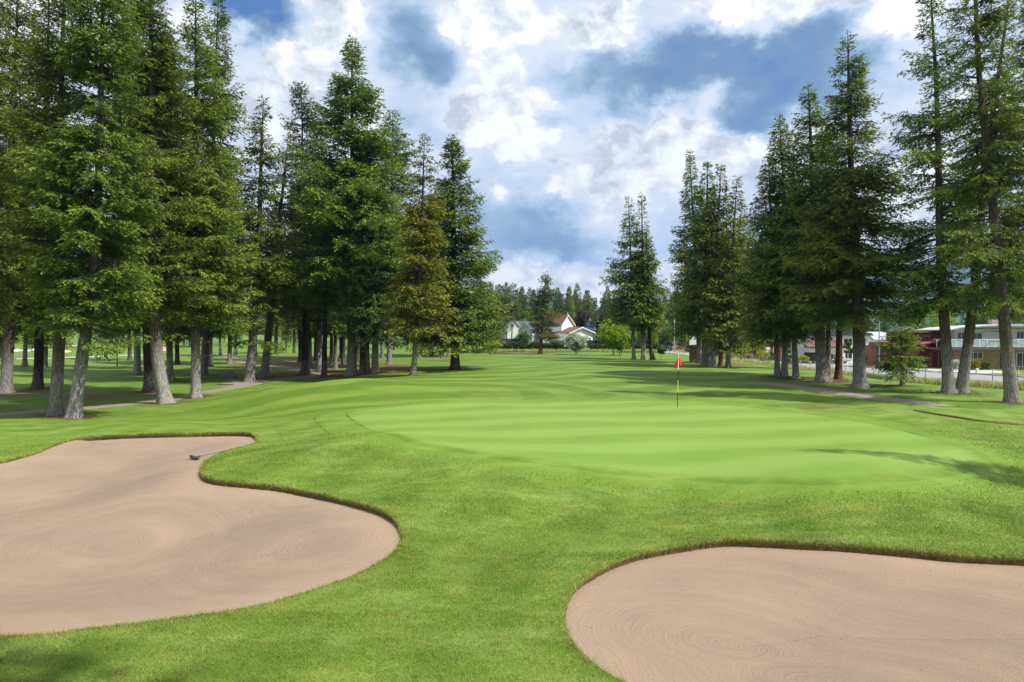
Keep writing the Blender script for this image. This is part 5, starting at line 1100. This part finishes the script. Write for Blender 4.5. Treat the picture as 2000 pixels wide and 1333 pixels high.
# red sided house, and white house past the shed
loc = place(1505, 138); z0 = loc[2]; h_ = empty("red_sided_house", loc, R(6), "house with a red front corner on the lawn beyond the fence", "house"); RS_ = siding("red_siding", (.26, .045, .04))
gable(h_, -3.5, 2.2, 0, 7, 3.2, 4.9, RS_, GRROOF, 'x'); window(h_, .6, 1.6, .6, 2.2, 0); window(h_, -2.8, -1.4, .8, 2.2, 0); m = MB(); m.box(-1, -.1, -.05, -.003, 0, 2.05); d_ = m.build("door", WT, h_); m = MB(); m.box(-.9, -.84, -.09, -.052, .95, 1.05); m.build("handle", BLK, d_)
loc = place(1452, 158); z0 = loc[2]; h_ = empty("bluish_white_house", loc, R(4), "bluish white two storey house past the fir clump", "house"); gable(h_, -4, 4, 0, 8, 5.2, 7.2, siding("bluish_white_siding", (.62, .68, .75)), GRROOF, 'x')
for x in (-3, -.6, 1.9): window(h_, x, x + 1.2, 3.4, 4.6, 0); window(h_, x, x + 1.2, .7, 1.9, 0)
loc = place(1312, 232); z0 = loc[2]; h_ = empty("pale_corner_house", loc, R(0), "low pale house far up the side street", "house"); gable(h_, -9, 9, 0, 8, 3.0, 4.6, WS, GRROOF, 'x')
for x in (-6, -2, 2.5, 5.5): window(h_, x, x + 1.5, .9, 2.2, 0)
loc = place(1774, 152); z0 = loc[2]; h_ = empty("yellow_house", loc, R(-6), "pale yellow house far behind the red brown house", "house"); gable(h_, -3, 3, 0, 6, 4.4, 6.0, simple("yellow_stucco", (.66, .55, .28), .8), GRROOF, 'y'); window(h_, -1.2, 0, 2.6, 3.8, 0); window(h_, 1, 2, 2.6, 3.8, 0)
loc = place(1745, 128); z0 = loc[2]; h_ = empty("white_fronted_house", loc, R(-6), "white fronted house between the lamp post and yellow house", "house"); gable(h_, -3, 3, 0, 6, 3.6, 4.8, WS, LGROOF, 'x'); window(h_, -1.2, 1.5, 1.8, 3, 0, mull=2)
# red brown timber house
REDW = siding("red_brown_timber", (.19, .065, .042), False, .22); REDD = simple("dark_red_beam", (.11, .03, .022), .7); ORW = siding("orange_brown_boards", (.25, .11, .06), False, .18); RROOF = shingle("red_brown_roof", (.21, .115, .09))
loc = place(1790, 97); z0 = loc[2]; k = 97 / F; h_ = empty("timber_house", loc, R(-7), "low red brown timber house with slanting roofs and carport", "house"); xk = lambda px: (px - 1790) * k
m = MB(); m.box(xk(1722), xk(1802), 1.2, 8, -.4, zt(676, 98, z0)); m.build("wall", ORW, h_)
m = MB(); m.box(xk(1780), xk(1876), 3.0, 8.5, -.4, zt(650, 100, z0)); m.build("upper_wall", REDW, h_)
m = MB(); m.prism([(xk(1776), zt(650, 99, z0)), (xk(1879), zt(648, 99, z0)), (xk(1879), zt(646, 99, z0)), (xk(1776), zt(647, 99, z0))], 2.4, 9, 'y'); m.build("upper_roof", RROOF, h_)
m = MB(); m.prism([(xk(1716), zt(676.5, 97, z0)), (xk(1800), zt(674.5, 97, z0)), (xk(1800), zt(665, 97, z0)), (xk(1716), zt(669, 97, z0))], .2, 2.99, 'y'); m.build("lower_roof", RROOF, h_)
m = MB(); m.prism([(xk(1795), zt(675, 96, z0)), (xk(1842), zt(666.0, 96, z0)), (xk(1842), zt(663.6, 96, z0)), (xk(1795), zt(672.5, 96, z0))], -.4, 2.99, 'y'); m.build("porch_roof", simple("bright_red_fascia", (.28, .09, .075), .7), h_)
m = MB(); m.prism([(xk(1800), zt(681, 93, z0)), (xk(1838), zt(689, 93, z0)), (xk(1838), zt(687, 93, z0)), (xk(1800), zt(679.5, 93, z0))], -2.6, .8, 'y'); m.build("carport_roof", simple("brown_carport", (.16, .07, .065), .8), h_)
m = MB(); m.box(xk(1803), xk(1876), 1.6, 1.9, -.4, zt(676, 97, z0)); m.build("recessed_wall", REDD, h_)
for x in (1806, 1820, 1834): m = MB(); m.box(xk(x), xk(x) + .14, -1.6, -1.46, -.3, zt(688, 94, z0)); m.build("carport_post", REDD, h_)
m = MB(); m.prism([(xk(1861), -.2), (xk(1866), -.2), (xk(1876), zt(683, 96, z0)), (xk(1870), zt(683, 96, z0))], -.6, -.3, 'y'); m.build("brace", simple("orange_brace", (.45, .12, .04), .7), h_)
window(h_, xk(1800), xk(1836), zt(660, 100, z0), zt(655, 100, z0), 3.0, mull=4, frame=REDD); window(h_, xk(1724), xk(1733), zt(706, 98, z0), zt(683, 98, z0), 1.2, frame=REDD, mull=0); window(h_, xk(1745), xk(1760), zt(700, 98, z0), zt(684, 98, z0), 1.2, frame=REDD)
for x in (1850, 1857, 1864): m = MB(); m.box(xk(x), xk(x + 4), 2.95, 2.997, zt(654.5, 100, z0), zt(653, 100, z0)); m.build("vent_slot", BLK, h_)
# house with the balcony
loc = place(1945, 94); z0 = loc[2]; k = 94 / F; h_ = empty("balcony_house", loc, R(-8), "white upper storeyed house on yellow brick with a long white balcony", "house"); xk = lambda px: (px - 1945) * k
BR = brick("yellow_brick", (.42, .30, .12), (.30, .14, .07))
m = MB(); m.box(xk(1876), xk(2090), 1.2, 9, -.5, zt(684.5, 95, z0)); m.build("brick_wall", BR, h_)
m = MB(); m.box(xk(1878), xk(2090), 1.25, 9, zt(684, 95, z0), zt(643, 95, z0)); m.build("upper_wall", WS, h_)
m = MB(); m.prism([(xk(1855), zt(646, 94, z0)), (xk(1885), zt(640, 94, z0)), (xk(2100), zt(638, 94, z0)), (xk(2100), zt(631, 94, z0)), (xk(1960), zt(633.5, 94, z0)), (xk(1880), zt(639, 94, z0)), (xk(1855), zt(644, 94, z0))], -.8, 9.6, 'y'); rf = m.build("roof", LGROOF, h_)
m = MB(); m.box(xk(1913), xk(2100), -.86, -.81, zt(641.5, 94, z0), zt(638.2, 94, z0)); m.build("fascia", simple("brown_fascia", (.14, .10, .085), .7), rf)
m = MB(); m.box(xk(1959), xk(1985), 3, 4, zt(636, 94, z0), zt(624, 94, z0)); m.build("chimney", simple("stone_chimney", (.36, .28, .24), .85), rf)
m = MB(); m.box(xk(1838), xk(2092), -1.0, 1.19, zt(684, 94, z0), zt(679.3, 94, z0)); m.build("balcony_floor", simple("dark_balcony_edge", (.10, .09, .085), .7), h_)
m = MB(); zt0, zt1 = zt(679.2, 93, z0), zt(664, 93, z0)
m.box(xk(1838), xk(2090), -1.0, -.93, zt1, zt1 + .07); m.box(xk(1838), xk(2090), -1.0, -.93, zt0 + .08, zt0 + .13)
for x in list(range(1838, 2090, 14)): m.box(xk(x), xk(x) + .07, -1.0, -.931, zt0, zt1)
bal = m.build("balcony_rail", WT, h_); n = N("balcony_panel"); m = MB(); m.box(xk(1839), xk(2089), -.975, -.955, zt0 + .14, zt1 - .01); m.build("panel", n.out(n.bsdf((.36, .43, .45), .15, None, .5)), bal)
m = MB()
for y in (-.97, .1): m.box(xk(1838), xk(1838) + .07, y, y + .07, zt0, zt1)
m.box(xk(1838), xk(1838) + .07, -.92, 1.1, zt1 + .002, zt1 + .068); m.build("balcony_return", WT, bal)
window(h_, xk(1911), xk(1928), zt(677, 95, z0), zt(651, 95, z0), 1.25, mull=1); window(h_, xk(1884), xk(1897), zt(677, 95, z0), zt(650, 95, z0), 1.25, mull=1); window(h_, xk(1992), xk(2004), zt(661, 95, z0), zt(649, 95, z0), 1.25, mull=1); window(h_, xk(2030), xk(2050), zt(661, 95, z0), zt(649, 95, z0), 1.25)
window(h_, xk(1905), xk(1929), zt(701, 95, z0), zt(689, 95, z0), 1.2, mull=2); window(h_, xk(1992), xk(2012), zt(716, 95, z0), zt(690, 95, z0), 1.2)
m = MB(); m.box(xk(1962), xk(1969), 1.14, 1.197, 0, 2.05); d_ = m.build("door", simple("brown_door", (.08, .045, .03), .6), h_); m = MB(); m.box(xk(1963), xk(1963) + .06, 1.08, 1.138, .95, 1.05); m.build("handle", YEL, d_)
# parcel-box like white utility box and driveway sheets
q = P(1909, 731); m = MB(); m.prism([(-.18, 0), (.16, 0), (.12, .62), (.02, .68), (-.16, .6)], -.14, .14); o = m.build("utility_box", WT, bevel=.02); o.location = (q[0], q[1], q[2]); tag(o, "small white utility box on the lawn before the balcony house", "box")
DRV = simple("driveway_concrete", (.45, .44, .42), .9, .1, .6)
def sheet(name, pts, mat_, lift): 
    bm = bmesh.new(); vs = [bm.verts.new((x, y, float(height(x, y)) + lift)) for x, y in pts]; bm.faces.new(vs); me = bpy.data.meshes.new(name); bm.to_mesh(me); bm.free(); me.materials.append(mat_); tag(link(name, me), kind="structure")
sheet("driveway", [(52, 84), (60, 84), (62, 98), (52, 99)], DRV, .05); sheet("driveway", [(46, 103), (55, 101), (58, 119), (50, 120)], DRV, .05); sheet("driveway", [(64, 62), (72, 64), (76, 92), (66, 92)], DRV, .05)

# ---------------------------------------------------------------- cars
TYRE = simple("tyre_rubber", (.02, .02, .02), .8); RIM = simple("alloy_rim", (.45, .45, .46), .3, .05, 3, .5, .8); CG = N("car_glass"); CG = CG.out(CG.bsdf((.015, .018, .02), .06, None, .7)); LMP = simple("headlight_glass", (.7, .7, .68), .1, .02, 3, .6); TLT = simple("tail_light", (.4, .02, .02), .2, .02, 3, .6)
def car(loc, rz, col, label, suv=False, grp="cars parked along the street"):
    n = N("car_paint"); pm = n.out(n.bsdf(col, .25, None, .5, .2, **{'Coat Weight': .6})); t = empty("parked_car", loc, rz, label, "car", grp)
    L, W, hb, ht = (4.6, 1.8, .92, 1.7) if suv else (4.5, 1.76, .84, 1.42)
    lo = [(-L / 2, .42), (-L / 2 + .04, .3), (L / 2 - .05, .3), (L / 2, .45), (L / 2 - .03, .66), (L / 2 - .3, .76), (L * .22, hb), (-L * (.46 if suv else .30), hb + .04), (-L / 2 + .12, hb), (-L / 2, .75)]
    m = MB(); m.prism(lo, -W / 2, W / 2); m.build("body", pm, t, bevel=.05)
    cab = [(L * .21, hb - .02), (L * .06, ht - .03), (-L * .12, ht), (-L * (.40 if suv else .24), ht - .04), (-L * (.47 if suv else .38), hb)]
    m = MB(); y0 = W / 2 - .06; y1 = W / 2 - .22; nn = len(cab); vb = []
    for sgn in (-1, 1):
        for x, z in cab: vb.append((x, sgn * (y0 if z < hb + .1 else y1), z))
    m.add(vb, [tuple(range(nn)), tuple(range(nn, 2 * nn))[::-1]] + [(i, nn + i, nn + (i + 1) % nn, (i + 1) % nn) for i in range(nn)]); m.build("windows", CG, t, bevel=.02)
    m = MB(); m.box(-L * (.40 if suv else .24) + .05, L * .05, -y1 + .0, y1, ht - .05, ht + .015); m.build("roof", pm, t, bevel=.015)
    for x in (-L * .30, L * .31):
        for s_ in (-1, 1):
            def cyl(r, w0, w1, nm, mt, par):
                m = MB(); pr = [(x + r * math.cos(a * math.pi / 10), .33 + r * math.sin(a * math.pi / 10)) for a in range(20)]; m.prism(pr, min(s_ * w0, s_ * w1), max(s_ * w0, s_ * w1)); return m.build(nm, mt, par)
            w_ = cyl(.33, W / 2 - .2, W / 2 + .012, "wheel", TYRE, t); cyl(.21, W / 2 + .014, W / 2 + .03, "rim", RIM, w_)
    for s_ in (-1, 1):
        m = MB(); m.box(L / 2 - .1, L / 2 + .005, s_ * W * .38 - .2, s_ * W * .38 + .2, .58, .70); m.build("headlight", LMP, t, bevel=.02)
        m = MB(); m.box(-L / 2 - .01, -L / 2 + .06, s_ * W * .40 - .15, s_ * W * .40 + .15, .66, .82); m.build("tail_light", TLT, t, bevel=.02)
        m = MB(); m.box(L * .16, L * .2, s_ * (W / 2 + .08) - .09, s_ * (W / 2 + .08) + .09, hb, hb + .12); m.build("wing_mirror", pm, t, bevel=.02)
def cl(px, D): l = place(px, D, .05); return l
car(cl(1331, 198), R(172), (.50, .015, .02), "red car parked up the side street beyond the fence", False)
car(cl(1597, 112), R(-60), (.06, .055, .055), "dark grey car on the drive of the white garage house", True)
car(cl(1630, 112), R(-75), (.35, .36, .38), "silver grey car beside the dark car at the garage", False)
car(cl(1405, 138), R(115), (.03, .03, .035), "black car parked on the street behind the fir clump", True)
car(cl(1432, 134), R(118), (.7, .7, .7), "white car parked on the street behind the black car", False)

# ---------------------------------------------------------------- far mountain
nx, ny = 220, 60; xs = np.linspace(-2600, 4600, nx); ys = np.linspace(2300, 5200, ny); X, Y = np.meshgrid(xs, ys)
Z = 400 * np.exp(-((X - 2700) / 1000) ** 2) * ss(2300, 4000, Y) + 150 * ss(2300, 4300, Y) * np.exp(-((X + 1800) / 900) ** 2)
Z *= 1 + .10 * np.sin(X * .006 + 1) + .06 * np.sin(X * .017 + Y * .004) + .04 * np.sin(X * .05 + Y * .02); Z -= 12
i = np.arange(nx * ny).reshape(ny, nx); q = np.stack([i[:-1, :-1], i[:-1, 1:], i[1:, 1:], i[1:, :-1]], -1).reshape(-1, 4)
n = N("forested_slope"); p_ = n.pos(); c = n.ramp(n.noise(p_, .012, 8, .7), [(.35, (.018, .04, .014)), (.6, (.04, .075, .022)), (.75, (.09, .10, .05))])
tag(link("hills", npmesh("hills", np.stack([X, Y, Z], -1).reshape(-1, 3), q, [n.out(n.bsdf(c, .95, None, .05))], smooth=True)), kind="structure")

# ---------------------------------------------------------------- haze
m = MB(); m.box(-3500, 5200, -60, 5600, -16, 620); hz_ = bpy.data.materials.new("air"); hz_.use_nodes = True; nt_ = hz_.node_tree; nt_.nodes.clear()
pv = nt_.nodes.new('ShaderNodeVolumePrincipled'); pv.inputs['Color'].default_value = (.42, .64, 1, 1); pv.inputs['Density'].default_value = .00011; pv.inputs['Anisotropy'].default_value = .2
oo = nt_.nodes.new('ShaderNodeOutputMaterial'); nt_.links.new(pv.outputs[0], oo.inputs['Volume'])
tag(m.build("haze", hz_), kind="stuff")
